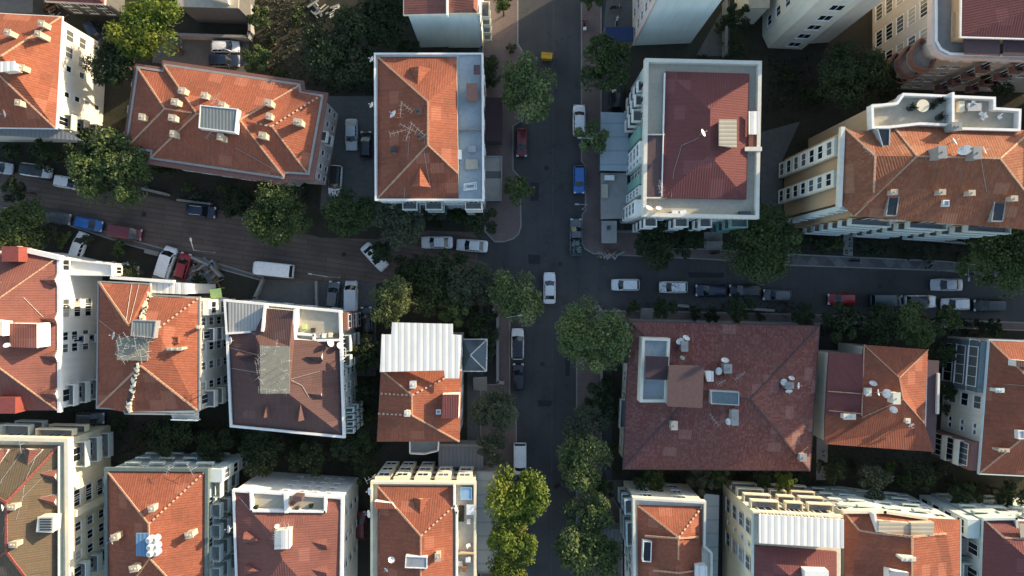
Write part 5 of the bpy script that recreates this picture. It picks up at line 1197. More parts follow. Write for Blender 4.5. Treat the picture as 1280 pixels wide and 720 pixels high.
# ------------------------------------------------------------------ vehicles
PAINT = {k: m_paint(k+'_car_paint', c) for k, c in dict(white=(.78,.79,.80), silver=(.52,.55,.58), black=(.012,.013,.016), navy=(.015,.022,.045), blue=(.03,.14,.42), red=(.30,.012,.018), maroon=(.13,.018,.022), grey=(.09,.10,.11), green=(.03,.06,.065), brown=(.07,.05,.045)).items()}
M['lamp_glass'] = m_glass('headlamp_glass', (.55,.57,.58), .1); M['tail_glass'] = m_glass('tail_lamp_glass', (.30,.015,.012), .2)
def interp(x, tab):
    for (x0,y0),(x1,y1) in zip(tab, tab[1:]):
        if x <= x1: return y0+(y1-y0)*max(0,(x-x0)/(x1-x0))
    return tab[-1][1]
def car_parts(L, Wd, kind):
    "x forward; returns {name: [(mesh, loc)]}"
    hw = Wd/2; P = {}
    hood, belt, roofz = {'sedan':(.82,.95,1.43),'hatch':(.86,.98,1.47),'suv':(.98,1.08,1.66),'van':(1.02,1.12,1.85),'minibus':(1.1,1.25,2.35),'pickup':(1.0,1.1,1.72)}[kind]
    # stations of the cabin as fractions of length from the rear: rear glass base, roof rear, roof front, windscreen base
    rb, rr, rf, wb = {'sedan':(.13,.27,.56,.71),'hatch':(.03,.12,.58,.74),'suv':(.03,.10,.60,.74),'van':(.015,.05,.70,.84),'minibus':(.01,.03,.88,.95),'pickup':(.42,.47,.62,.74)}[kind]
    st = [0,.015,.05,.12,.2,.3,.4,.5,.6,.7,.8,.88,.94,.98,1.0]
    wtab = [(0,.80),(.015,.88),(.05,.955),(.12,.99),(.3,1),(.7,1),(.85,.975),(.93,.93),(.98,.80),(1,.62)] if kind not in ('van','minibus') else [(0,.93),(.02,.98),(.1,1),(.85,1),(.95,.94),(1,.78)]
    tz = [(0,belt-.16),(.03,belt-.02),(rb,belt),(wb,belt-.01),(wb+.1,hood+.03),(.93,hood-.08),(.985,hood-.2),(1,hood-.33)]
    if kind == 'pickup': tz = [(0,.95),(rb,.98),(rb+.01,belt),(wb,belt),(wb+.1,hood+.03),(.95,hood-.05),(1,hood-.3)]
    rings = []
    for s_ in st:
        x = (s_-.5)*L; w = hw*interp(s_, wtab); t = interp(s_, tz); lo = .24 if .02 < s_ < .98 else .34
        half = [(w*.90,lo),(w*.985,lo+.12),(w,.55),(w*.985,t-.14),(w*.93,t-.035),(w*.80,t),(w*.4,t+.025)]
        rings.append([Vector((x,-y,z)) for y,z in half] + [Vector((x,0,t+.03))] + [Vector((x,y,z)) for y,z in half[::-1]])
    m = MB()
    for a, c in zip(rings, rings[1:]):
        for k in range(len(a)-1): m.face([a[k],c[k],c[k+1],a[k+1]])
        m.face([a[-1],c[-1],c[0],a[0]])
    m.face(rings[0][::-1]); m.face(rings[-1]); P['body'] = [(m.mesh('body', PAINT['white'], smooth=True, weld=True), 1)]
    X = lambda f: (f-.5)*L
    bw, rw = hw*.90, hw*.70 if kind not in ('van','minibus') else hw*.86
    zb = belt-.02
    A = [Vector((X(rb),-bw*.92,zb)), Vector((X(wb),-bw*.93,zb)), Vector((X(wb),bw*.93,zb)), Vector((X(rb),bw*.92,zb))]
    mid = Vector((X(wb)+.16,0,zb)); 
    B = [Vector((X(rr),-rw,roofz-.05)), Vector((X(rf),-rw,roofz-.05)), Vector((X(rf),rw,roofz-.05)), Vector((X(rr),rw,roofz-.05))]
    g = MB(); g.face([A[1],A[2],B[2],B[1]]) if False else None
    g = MB(); fm = Vector((X(rf)+.08,0,roofz-.04)); g.face([A[1],mid,fm,B[1]]); g.face([mid,A[2],B[2],fm]); g.face([A[1],A[2],A[2]-Vector((.3,0,0)),A[1]-Vector((.3,0,0))]); P['windscreen'] = [(g.mesh('windscreen', M['glass']), 0)]
    g = MB(); g.face([A[3],A[0],B[0],B[3]]); P['rear_window'] = [(g.mesh('rear_window', M['glass']), 0)]
    g = MB(); g.face([A[0],A[1],B[1],B[0]]); g2 = MB(); g2.face([A[2],A[3],B[3],B[2]]); P['side_window'] = [(g.mesh('side_window', M['glass']), 0), (g2.mesh('side_window', M['glass']), 0)]
    r_ = MB(); n = 6; rows_ = []
    for k in range(n+1):
        x = B[0].x-.03 + (B[1].x-B[0].x+.06)*k/n; e = math.sin(math.pi*k/n)*.035; row = []
        for q in (-1,-.85,-.4,0,.4,.85,1): row.append(Vector((x+(.09*(1-abs(q)) if k==n else 0), q*(rw+.03), roofz-.05+e+.045*(1-q*q)+(0 if abs(q)==1 else .012))))
        rows_.append(row)
    for a, c in zip(rows_, rows_[1:]):
        for k in range(6): r_.face([a[k],c[k],c[k+1],a[k+1]])
    e0 = [Vector((v.x,v.y,v.z-.06)) for v in rows_[0]]
    for s0, s1 in ((A[0],B[0]),(A[1],B[1]),(A[2],B[2]),(A[3],B[3])): r_.bar(s0, s1, .085)
    for q in (.36,.62): 
        for s in (-1,1): r_.bar((X(rb+(wb-rb)*q), s*bw*.925, zb), (X(rr+(rf-rr)*q), s*rw, roofz-.05), .07)
    if kind in ('van',): 
        for s in (-1,1): r_.face([A[0]*1, A[0].lerp(A[1],.55), B[0].lerp(B[1],.55), B[0]] if s<0 else [A[3], B[3], B[3].lerp(B[2],.55), A[3].lerp(A[2],.55)])
    P['roof_panel'] = [(r_.mesh('roof_panel', PAINT['white'], smooth=True, weld=True), 1)]
    w = MB(); w.tube((0,-.11,0),(0,.11,0),.32,n=16); w.tube((0,-.115,0),(0,.115,0),.19,n=10,mi=1); wm = w.mesh('wheel', [M['rubber'], M['greymetal']])
    P['wheel'] = [(wm, 0, (X(fx), s*(hw-.10), .32)) for fx in (.18,.81) for s in (-1,1)]
    h = MB(); h.box((0,0,0), (.34,.36,.14)); hm = h.mesh('headlight', M['lamp_glass']); P['headlight'] = [(hm, 0, (X(.955), s*hw*.68, hood-.19)) for s in (-1,1)]
    h = MB(); h.box((0,0,0), (.14,.34,.16)); hm = h.mesh('taillight', M['tail_glass']); P['taillight'] = [(hm, 0, (X(.012)+.03, s*hw*.70, belt-.2)) for s in (-1,1)]
    h = MB(); h.box((0,0,0), (.16,.2,.13)); hm = h.mesh('mirror', M['darkmetal']); P['mirror'] = [(hm, 0, (X(wb)-.25, s*(hw+.07), belt+.03)) for s in (-1,1)]
    if kind == 'pickup':
        h = MB(); h.box((0,0,0), (L*.38, Wd*.82, .04)); P['cargo_bed'] = [(h.mesh('cargo_bed', M['darkmetal']), 0, (X(.21),0,1.0))]
        h = MB(); 
        for s in (-1,1): h.box((X(.21), s*Wd*.43, 1.12), (L*.40,.07,.3))
        h.box((X(.01), 0, 1.12), (.07,Wd*.86,.3)); P['bed_rail'] = [(h.mesh('bed_rail', PAINT['white']), 1)]
    return P
_cars = {}
def car(px, py, heading, kind, paint, label, L=None, roofp=None, z=0.0, group='parked cars', name=None, cat='car'):
    "heading: photo direction of the front in degrees, counter-clockwise from image right"
    L0, W0 = {'sedan':(4.5,1.78),'hatch':(4.0,1.72),'suv':(4.45,1.84),'van':(4.6,1.85),'minibus':(5.7,2.02),'pickup':(5.0,1.82)}[kind]
    if kind not in _cars: _cars[kind] = car_parts(L0, W0, kind)
    p = W(px, py, .9); t = tag(empty(name or {'van':'van','minibus':'minibus','pickup':'pickup_truck'}.get(kind,'car'), (p.x, p.y, z), R(heading)), label, cat, group)
    sx = (L or L0)/L0
    for nm, lst in _cars[kind].items():
        for it in lst:
            me, painted = it[0], it[1]; loc = it[2] if len(it) > 2 else (0,0,0)
            o = link(me, nm, t, (loc[0]*sx, loc[1], loc[2])); 
            if nm != 'wheel': o.scale = (sx,1,1)
            if painted:
                o.material_slots[0].link = 'OBJECT'; o.material_slots[0].material = PAINT[roofp if (roofp and nm == 'roof_panel') else paint]
    return t
Z = .01
CARS = [
 (281,58,0,'hatch','white','white hatchback parked in the walled yard above the turned block'),
 (280,76,0,'suv','navy','dark car parked beside the white hatchback in the yard'),
 (439,168,-90,'sedan','silver','silver sedan in the car court between the turned block and the blue-terraced block'),
 (457,181,90,'hatch','black','black car beside the silver sedan in the car court'),
 (419,226,-94,'suv','white','white car with dark sunroof against the east wall of the turned block','black'),
 (44,213,-8,'suv','white','white car with black roof at the left end of the side street','black'),
 (84,228,-10,'hatch','white','white car half under the big tree on the side street'),
 (70,272,-8,'hatch','grey','dark car behind the blue car on the south side of the side street'),
 (110,280,-11,'hatch','blue','bright blue car on the south side of the side street'),
 (157,291,-8,'van','maroon','dark red van on the south side of the side street'),
 (98,307,70,'hatch','white','white car nosed between the terracotta roof and the side street'),
 (208,328,72,'van','white','white van-like car parked at right angles beside a red car'),
 (228,333,75,'hatch','red','red car parked at right angles beside the white one'),
 (416,369,84,'hatch','grey','dark grey car in the court right of the white minibus'),
 (439,371,90,'van','silver','silver van in the court north of the brown roof'),
 (458,401,92,'hatch','black','black car in the narrow lane beside the pale olive tree'),
 (468,321,-48,'sedan','white','white car standing slantwise half under a small tree'),
 (546,303,180,'sedan','white','left one of the two white sedans on the side street near the crossing'),
 (590,307,176,'sedan','white','right one of the two white sedans on the side street near the crossing'),
 (652,178,-90,'hatch','maroon','dark red car parked left of the avenue below the full round street tree'),
 (724,150,90,'suv','white','white car parked right of the avenue above a small street tree'),
 (724,224,-90,'hatch','blue','blue car parked right of the avenue'),
 (687,360,90,'sedan','white','white car driving up the avenue through the crossing'),
 (647,430,90,'suv','white','white car with black glass roof parked left of the avenue','black'),
 (648,472,90,'hatch','black','black car parked behind the white car with the black glass roof'),
 (650,574,-90,'van','white','white van parked left of the avenue above the sunlit tree'),
 (782,356,180,'hatch','white','white car parked first on the south side of the street, right of the crossing'),
 (842,359,180,'hatch','white','white car speckled with fallen leaves, second from the crossing'),
 (889,363,180,'suv','navy','dark car third from the crossing, behind the leaf-speckled one'),
 (931,363,180,'suv','black','black car in the middle of the row of three dark cars'),
 (972,369,178,'hatch','grey','dark grey car at the right end of the row of three dark cars'),
 (1053,374,180,'hatch','red','red car parked alone on the south side of the right-hand street'),
 (1108,376,0,'van','green','long dark green car right of the red one'),
 (1151,377,0,'suv','white','white car with black roof in the right-hand row','black'),
 (1195,380,180,'hatch','white','small plain white car right of the white car with the black roof'),
 (1237,382,180,'suv','black','black car at the far right end of the row'),
 (1184,356,180,'sedan','silver','silver-white car standing in the right-hand street'),
 (770,121,90,'hatch','black','dark car under the shop front right of the avenue'),
 (450,657,90,'hatch','maroon','dark red car in the gap between the rose-red roof and the pool-terrace roof'),
 (118,42,-60,'hatch','navy','dark blue car in the shade behind the tall-chimneyed corner block'),
 (112,523,0,'hatch','grey','dark car in the alley below the terracotta roof'),
 (-3,209,-8,'hatch','silver','grey car cut by the left edge of the picture'),
 (688,-24,90,'sedan','white','white car on the avenue above the top edge'),
]
for c in CARS[:-1]:
    kw = {'roofp': c[6]} if len(c) > 6 else {}
    car(c[0], c[1], c[2], c[3], c[4], c[5], z=Z, cat={'van':'van','pickup':'pickup truck'}.get(c[3],'car'), **kw)
car(342,337,174,'minibus','white','white minibus on the side street in front of the brown roof\'s court', z=Z, cat='minibus', group='parked cars')
tk = car(251,264,-6,'suv','navy','dark blue car with pale roof rails alone on the north side of the side street', z=Z, L=4.2)
rl = MB(); rl.bar((-1.3,0,1.69),(.3,0,1.69),.05); rlm = rl.mesh('roof_rail', M['whitemetal'])
for s_ in (-.6,.6): link(rlm, 'roof_rail', tk, (0,s_,0))
tk = car(720,296,90,'pickup','grey','grey truck loaded with scrap parked right of the avenue at the crossing', z=Z, cat='truck', name='truck', L=5.3)
lo = MB(); p = W(720,303,1.2); rnd = random.Random(3)
for k in range(34): lo.box((rnd.uniform(-.7,.7), rnd.uniform(-1.1,1.1), rnd.uniform(.0,.3)), (rnd.uniform(.15,.6),rnd.uniform(.15,.7),rnd.uniform(.1,.3)), rnd.random()*3, rnd.choice((0,1,2)))
lo.thing('scrap_load', [M['darkmetal'],M['rubber'],M['gutter']], (W(720,306,1).x, W(720,306,1).y, 1.1), 'heap of scrap and boxes on the bed of the grey truck', 'cargo')
# fallen leaves on the speckled car
lf = MB(); c0 = W(842,359,1.3)
for k in range(120):
    x, y = rnd.uniform(-1.9,1.9), rnd.uniform(-.75,.75); zz = 1.535 if -1.2 < x < .9 and abs(y) < .55 else 1.06
    if .0 < x < 1.0 and zz < 1.5: continue
    lf.box((x,y,zz), (.1,.07,.015), rnd.random()*3)
lf.thing('fallen_leaves', M['leafpale'], (c0.x,c0.y,0), 'scatter of fallen leaves on the second white car from the crossing', 'leaves', kind='stuff')

# scooters
def scooter_parts():
    P = {}; w = MB(); w.tube((0,-.06,0),(0,.06,0),.24,n=12); P['wheel'] = [(w.mesh('wheel', M['rubber']), (x,0,.24)) for x in (-.62,.62)]
    m = MB(); m.box((-.35,0,.5),(.7,.3,.3)); m.box((.15,0,.3),(.5,.28,.1)); m.box((.48,0,.6),(.1,.34,.6),ry=R(-15)); m.box((.62,0,.5),(.4,.14,.08)); P['body'] = [(m.mesh('body', M['redsheet']), (0,0,0))]
    m = MB(); m.box((-.35,0,.7),(.75,.26,.12)); P['seat'] = [(m.mesh('seat', M['rubber']), (0,0,0))]
    m = MB(); m.bar((.42,-.36,1.0),(.42,.36,1.0),.05); m.bar((.5,0,.6),(.42,0,1.0),.06); P['handlebar'] = [(m.mesh('handlebar', M['greymetal']), (0,0,0))]
    m = MB(); m.box((-.82,0,.85),(.4,.4,.38)); P['top_box'] = [(m.mesh('top_box', M['whitemetal']), (0,0,0))]
    return P
_sc = scooter_parts()
for (px,py,a,mt,box,lab) in [(771,27,80,'whitemetal',0,'scooter parked in front of the blue awning'),(770,9,5,'darkmetal',0,'dark scooter at the top edge right of the avenue'),(730,30,95,'redsheet',1,'red scooter with a white top box on the right pavement of the avenue'),
    (699,606,30,'darkmetal',0,'dark motor scooter standing in the avenue across from the sunlit tree'),(708,601,60,'redsheet',0,'red-brown motor scooter next to the dark one in the avenue'),
    (1211,342,0,'darkmetal',1,'delivery scooter with a white box on the right-hand street'),(1164,331,40,'greymetal',0,'grey scooter on the pavement left of the delivery scooter'),(1070,326,0,'darkmetal',0,'dark scooter on the checked pavement'),
    (896,316,10,'darkmetal',0,'dark scooter at the path north of the broad street tree'),(133,236,20,'darkmetal',0,'dark scooter behind the white car under the big tree')]:
    p = W(px,py,.6); t = tag(empty('scooter', (p.x,p.y,.13 if px > 1000 or px in (771,770,730,896) else .02), R(a)), lab, 'scooter', 'parked scooters')
    for nm, lst in _sc.items():
        if nm == 'top_box' and not box: continue
        for me, loc in lst:
            o = link(me, nm, t, loc)
            if nm == 'body': o.material_slots[0].link = 'OBJECT'; o.material_slots[0].material = M[mt]
# ------------------------------------------------------------------ street furniture, walls
def garden_wall(line, h, w, mat, label, zz=0.0):
    m = MB(); P = [W(p[0], p[1], h) for p in line]; o = Vector((P[0].x, P[0].y, 0))
    for a, c in zip(P, P[1:]):
        d = (c-a).normalized()*w*.5; m.bar(Vector((a.x,a.y,(h-.2)/2))-d-o, Vector((c.x,c.y,(h-.2)/2))+d-o, w, h+.2)
        m.bar(Vector((a.x,a.y,h+.06))-d-o, Vector((c.x,c.y,h+.06))+d-o, w+.12, .08, 1)
    return m.thing('garden_wall', [M[mat], M['kerb' if mat != 'white' else 'white']], o, label, 'garden wall')
garden_wall([(608,380),(622,394),(622,478),(629,479)], 1.2, .25, 'pink', 'pale boundary wall with one slanting end along the pavement beside the glazed pergola')
garden_wall([(222,43),(309,46),(312,40),(312,-40)], 1.6, .25, 'concrete', 'grey wall around the yard corner above the two parked cars')
garden_wall([(908,0),(908,66)], 1.6, .25, 'concrete', 'thin wall running down beside the tall pale blue block')
garden_wall([(178,236),(208,243)], .8, .25, 'pink', 'short wall piece right of the big tree on the side street')
garden_wall([(222,250),(262,255)], .8, .2, 'pink', 'short low wall behind the dark blue car with rails')
garden_wall([(183,314),(196,317)], .5, .5, 'concrete', 'short concrete barrier left of the white van-like car')
garden_wall([(850,382),(860,383)], .8, .3, 'cream', 'very short cream wall behind the parked row')
garden_wall([(920,385),(967,388)], 1.0, .25, 'cream', 'cream garden wall south of the row of dark cars')
garden_wall([(328,350),(318,372),(316,392)], 1.0, .25, 'concrete', 'low wall at the left of the concrete court beside the minibus')
garden_wall([(395,352),(396,392)], .8, .2, 'concrete', 'low wall between the concrete court and the grey car')
garden_wall([(240,322),(262,332),(275,345)], 1.2, .25, 'concrete', 'angled wall beside the construction yard left of the minibus')
garden_wall([(752,456),(752,512)], 1.4, .2, 'darkwall', 'dark wall along the right pavement west of the largest roof')
garden_wall([(548,556),(600,557)], 2.9, .2, 'concrete', 'concrete coping along the dark ribbed shed')
garden_wall([(1160,300),(1230,306)], .8, .2, 'concrete', 'low wall in front of the tan block')
garden_wall([(788,400),(1024,405)], .9, .25, 'concrete', 'long low wall along the north side of the largest roof')
garden_wall([(1040,402),(1200,409)], 1.0, .2, 'concrete', 'garden wall behind the trees of the right-hand street')
garden_wall([(130,590),(128,720)], 1.2, .2, 'concrete', 'alley wall left of the sky-blue roof sheet block')
garden_wall([(440,600),(442,720)], 1.2, .2, 'concrete', 'alley wall left of the dark red car')
# steps
def steps(x0,y0,x1,y1,n,h,label,mat='concrete',ax='y'):
    m = MB(); a = W(x0,y0,0); c = W(x1,y1,0); o = Vector((a.x,a.y,0))
    for k in range(n):
        t0, t1 = k/n, (k+1)/n; z = h*(n-k)/n
        if ax == 'y': P = [(0,(c.y-a.y)*t0),(c.x-a.x,(c.y-a.y)*t0),(c.x-a.x,(c.y-a.y)*t1),(0,(c.y-a.y)*t1)]
        else: P = [((c.x-a.x)*t0,0),((c.x-a.x)*t1,0),((c.x-a.x)*t1,c.y-a.y),((c.x-a.x)*t0,c.y-a.y)]
        m.prism(P, -.1, z, 0)
    return m.thing('steps', M[mat], o, label, 'steps')
steps(592,470,609,488,8,1.4,'flight of concrete steps south of the glazed pergola')
steps(882,302,902,312,5,.8,'entrance steps below the turquoise balconies')
steps(800,385,815,400,6,1.0,'short steps at the north-west corner of the largest roof','concrete')
# awning, bins, street lamps
t = tag(empty('awning', W(775,42,0)), 'dark blue shop awning above the dark green street tree', 'awning'); m = MB()
a, c_ = W(757,34,3), W(792,34,3); d, e = W(792,51,2.5), W(757,51,2.5); m.face([e,d,Vector((c_.x,c_.y,3)),Vector((a.x,a.y,3))]); m.face([e-Vector((0,0,.25)),d-Vector((0,0,.25)),d,e]); m.face([Vector((a.x,a.y,2.92)),Vector((c_.x,c_.y,2.92)),d-Vector((0,0,.08)),e-Vector((0,0,.08))]); m.build('canvas', M['bluesheet'], t)
m = MB(); 
for q in (a,c_,d,e): m.tube((q.x,q.y,0),(q.x,q.y,2.6),.05)
m.build('posts', M['greymetal'], t)
t = tag(empty('recycling_bin', (W(683,73,0).x, W(683,73,0).y, 0), R(-5)), 'yellow bin standing on the avenue beside the full round street tree', 'bin')
m = MB(); m.box((0,0,.62),(1.5,.8,1.1)); o = m.mesh('body', M['yellow']); link(o, 'body', t, (0,0,0)); m = MB(); m.box((0,0,1.22),(1.56,.88,.1)); m.box((0,.3,1.3),(1.3,.12,.08)); link(m.mesh('lid', M['yellow']), 'lid', t, (0,0,0))
wm = MB(); wm.tube((0,-.05,0),(0,.05,0),.09,n=8); wmm = wm.mesh('wheel', M['rubber'])
for sx in (-.6,.6):
    for sy in (-.3,.3): link(wmm, 'wheel', t, (sx,sy,.09))
def lamp(px, py, ang, label, H=8.0, arm=1.6, zb=.13):
    p = W(px, py, 0); t = tag(empty('street_lamp', (p.x,p.y,zb), R(ang)), label, 'street lamp', 'street lamps')
    m = MB(); m.tube((0,0,0),(0,0,H),.07,.04,8); m.tube((0,0,0),(0,0,.5),.15,n=8); link(m.mesh('pole', M['greymetal']), 'pole', t, (0,0,0))
    m = MB(); m.tube((0,0,H-.1),(arm,0,H+.25),.04,.035,6); link(m.mesh('arm', M['greymetal']), 'arm', t, (0,0,0))
    m = MB(); m.box((arm+.2,0,H+.25),(.5,.2,.1)); link(m.mesh('lamp_head', M['greymetal']), 'lamp_head', t, (0,0,0))
lamp(648,150,0,'street lamp left of the avenue above the dark red car'); lamp(733,188,180,'street lamp right of the avenue by the small street tree'); lamp(634,394,10,'street lamp between the corner tree and the white car with the black glass roof')
lamp(270,316,100,'street lamp on the south side of the side street left of the minibus',7,1.2); lamp(425,347,170,'street lamp south of the side street right of the minibus',7,2.0); lamp(728,262,180,'street lamp at the upper right corner of the crossing',6,1.2); lamp(735,-20,180,'street lamp at the top edge right of the avenue')
lamp(30,246,95,'street lamp at the left end of the side street',7,1.2); lamp(1170,338,-95,'street lamp on the checked pavement of the right-hand street',7,1.2)
# construction yard: beams and planks
def junk(px, py, n, sx, sy, label, name='scrap_pile', mats=('greymetal','wood','concrete'), z=0.0):
    m = MB(); r_ = random.Random(px)
    for k in range(n): m.box((r_.uniform(-sx,sx), r_.uniform(-sy,sy), r_.uniform(.05,.5)), (r_.uniform(.3,2.2), r_.uniform(.08,.35), r_.uniform(.06,.2)), r_.choice((.5,.6,-1.0,.55))+r_.uniform(-.2,.2), r_.randrange(len(mats)))
    p = W(px,py,0); return m.thing(name, [M[k] for k in mats], (p.x,p.y,z), label, 'scrap pile', 'scrap piles', kind=None)
junk(258,342,46,1.9,1.6,'pile of steel beams and boards left of the minibus'); junk(148,336,30,1.2,.8,'heap of boards beside the white stair block'); junk(760,318,14,2.0,.4,'loose stones and boards at the street corner by the corner shop')
junk(405,14,16,1.6,1.0,'scattered pale rubble in the grassy plot', mats=('concrete','cream','grey')); junk(66,14,22,2.2,1.2,'clutter in the shade between the dark grey roof and the maroon roof'); junk(745,385,8,1.0,.5,'boards on the corner by the broadest street tree')
# terrace and roof equipment ---------------------------------------------------
def T(b, px, py, h=0.0): return on(b, px, py, h)
def table(p, label, w=1.6, d=.8, mat='whitemetal'):
    t = tag(empty('table', p), label, 'table'); m = MB(); m.box((0,0,.74),(w,d,.05)); link(m.mesh('tabletop', M[mat]), 'tabletop', t, (0,0,0)); l = MB(); l.box((0,0,.36),(.05,.05,.72)); lm = l.mesh('leg', M['greymetal'])
    for sx in (-1,1):
        for sy in (-1,1): link(lm, 'leg', t, (sx*(w/2-.06), sy*(d/2-.06), 0))
_ch = None
def chair(p, rz, label, group):
    global _ch
    if _ch is None:
        s = MB(); s.box((0,0,.45),(.46,.46,.05)); k = MB(); k.box((-.22,0,.7),(.04,.44,.45)); l = MB(); l.box((0,0,.22),(.04,.04,.44)); _ch = (s.mesh('seat', M['whitemetal']), k.mesh('backrest', M['whitemetal']), l.mesh('leg', M['greymetal']))
    t = tag(empty('chair', p, rz), label, 'chair', group); link(_ch[0], 'seat', t, (0,0,0)); link(_ch[1], 'backrest', t, (0,0,0))
    for sx in (-.2,.2):
        for sy in (-.2,.2): link(_ch[2], 'leg', t, (sx,sy,0))
def flatthing(b, pts, h, mat, name, label, cat, z=None):
    c = (sum(p[0] for p in pts)/len(pts), sum(p[1] for p in pts)/len(pts)); q = T(b, *c); m = MB(); P = [(v[0]-q.x, v[1]-q.y) for v in PX(pts, q.z+h)]; m.prism(P, .01, h); return m.thing(name, M[mat], q, label, cat)
# blue-grey terrace of block 3
flatthing(b3, [(582,199),(597,199),(598,211),(582,212)], .25, 'beigefloor', 'mattress', 'pale mattress lying on the narrow blue-grey terrace', 'mattress')
q = T(b3, 588,234); mm = MB(); mm.ring([(-.85,-.5),(.85,-.3),(.8,.6),(-.8,.4)], .1, .3, .42); mm.ring([(-.6,-.3),(.6,-.15),(.58,.4),(-.57,.27)], .08, .3, .42)
for s in ((-.8,-.4),(.8,-.2),(.75,.5),(-.75,.3)): mm.tube((s[0],s[1],0),(s[0],s[1],.35),.03)
mm.thing('clothes_rack', M['whitemetal'], q, 'white frame at the south end of the narrow blue-grey terrace', 'rack')
flatthing(b3, [(585,182),(595,182),(595,190),(585,190)], .6, 'greymetal', 'garden_box', 'grey box seat on the narrow blue-grey terrace', 'box')
flatthing(b3, [(573,187),(577,187),(577,199),(573,199)], .5, 'whitemetal', 'storage_box', 'white box against the roof on the narrow blue-grey terrace', 'box')
# pool terrace of block 20
q = T(b20, 583,616); mm = MB(); mm.ring([(-.75,-.8),(.75,-.8),(.75,.8),(-.75,.8)], .1, 0, .45); mm.prism([(-.66,-.7),(.66,-.7),(.66,.7),(-.66,.7)], .02, .38, 1); mm.thing('paddling_pool', [M['pool'], M['pool']], q, 'light blue square paddling pool on the narrow street terrace', 'pool')
table(T(b20, 588,637,.7), 'cream table on the pool terrace', 1.0, 1.3); flatthing(b20, [(573,632),(580,632),(580,652),(573,652)], .1, 'soil', 'planter', 'dark planting bed on the pool terrace', 'planter')
chair(T(b20,586,650), 1.6, 'white chair just south of the cream table on the pool terrace', 'pool terrace chairs'); chair(T(b20,586,680), .4, 'white chair near the orange divider of the pool terrace', 'pool terrace chairs')
for i,(x,y) in enumerate(((575,705),(585,700),(580,712))): flatthing(b20, [(x-3,y-3),(x+3,y-3),(x+3,y+3),(x-3,y+3)], .6, ('greymetal','whitemetal','wood')[i], 'storage_box', ('grey','white','brown')[i]+' box at the cluttered south end of the pool terrace', 'box')
# tan block terraces
q = T(b9, 1154,132,.8); t = tag(empty('round_table', q), 'round pale table among dark chairs on the tan block\'s left terrace', 'table'); m = MB(); m.tube((0,0,.72),(0,0,.77),.75,n=14); link(m.mesh('tabletop', M['cream']), 'tabletop', t, (0,0,0)); m = MB(); m.tube((0,0,0),(0,0,.72),.06); m.tube((0,0,0),(0,0,.05),.3,n=10); link(m.mesh('pedestal', M['greymetal']), 'pedestal', t, (0,0,0))
for i,(x,y) in enumerate(((1140,134),(1166,132),(1176,125),(1176,146))):
    q = T(b9,x,y,.6); mm = MB(); mm.lathe((0,0,0), [(0,0),(.35,0),(.45,.5),(.4,.5),(0,.45)], 10); rr = random.Random(i)
    for k in range(26): a = rr.random()*6.28; mm.bar((0,0,.45),(math.cos(a)*.6*rr.random(),math.sin(a)*.6*rr.random(),.7+.5*rr.random()),.07,.02,1)
    mm.thing('potted_plant', [M['darkmetal'], M['leafdark']], q, ('potted plant left of the round table on the tan block terrace','potted plant right of the round table on the tan block terrace','potted plant in the upper right corner of the left tan block terrace','potted plant at the tiles\' edge of the left tan block terrace')[i], 'potted plant', 'terrace plants')
flatthing(b9, [(1199,126),(1206,126),(1206,139),(1199,139)], .6, 'cream', 'sun_lounger', 'cream daybed on the tan block\'s right terrace', 'sun lounger')
table(T(b9, 1218,134,.7), 'grey table on the tan block\'s right terrace', 1.6, .9, 'greymetal')
for i,(x,y) in enumerate(((1211,132),(1217,128),(1227,142),(1229,147),(1250,146))): chair(T(b9,x,y,.5), i*1.3, ['chair left of the grey table','chair above the grey table','dark-side chair right of the grey table','chair nearest the ochre tiles','lone chair at the far right of the tan block terrace'][i], 'tan block terrace chairs')
# sunken terraces of 12, 19
for i,(x,y) in enumerate(((397,420),(405,420),(413,419),(420,420),(380,409),(391,413))):
    flatthing(b12, [(x-2.5,y-3),(x+2.5,y-3),(x+2.5,y+2.5),(x-2.5,y+2.5)], .5, ('greymetal','whitemetal','cream','darkmetal','green','darkmetal')[i], 'storage_box', 'small '+('grey','white','cream','dark','green','flat dark')[i]+' container on the white sunken terrace of the brown roof', 'container')
for i,(x,y) in enumerate(((319,635),(371,636),(388,633),(365,630))): flatthing(b19, [(x-2,y-2),(x+2,y-2),(x+2,y+2),(x-2,y+2)], .6, ('leafdark','darkmetal','leafdark','redsheet')[i], 'planter', ('leftmost planter on the double sunken terrace','dark tub below the purple cloth','rightmost planter on the double sunken terrace','small red tub on the double sunken terrace')[i], 'planter')
flatthing(b19, [(366,620),(377,621),(377,627),(366,627)], 1.6, 'purple', 'parasol_cover', 'purple cloth shade on the double sunken terrace', 'shade')
# drums on 18
for i,(dx,dy) in enumerate(((0,0),(7,-1),(1,9),(8,8),(1,17),(8,16))): tank(T(b18, 191+dx, 672+dy, 0)+Vector((0,0,.1)), .42, 1.0, 'white plastic water drum beside the sky-blue roof sheet', group='water drums by the blue sheet')
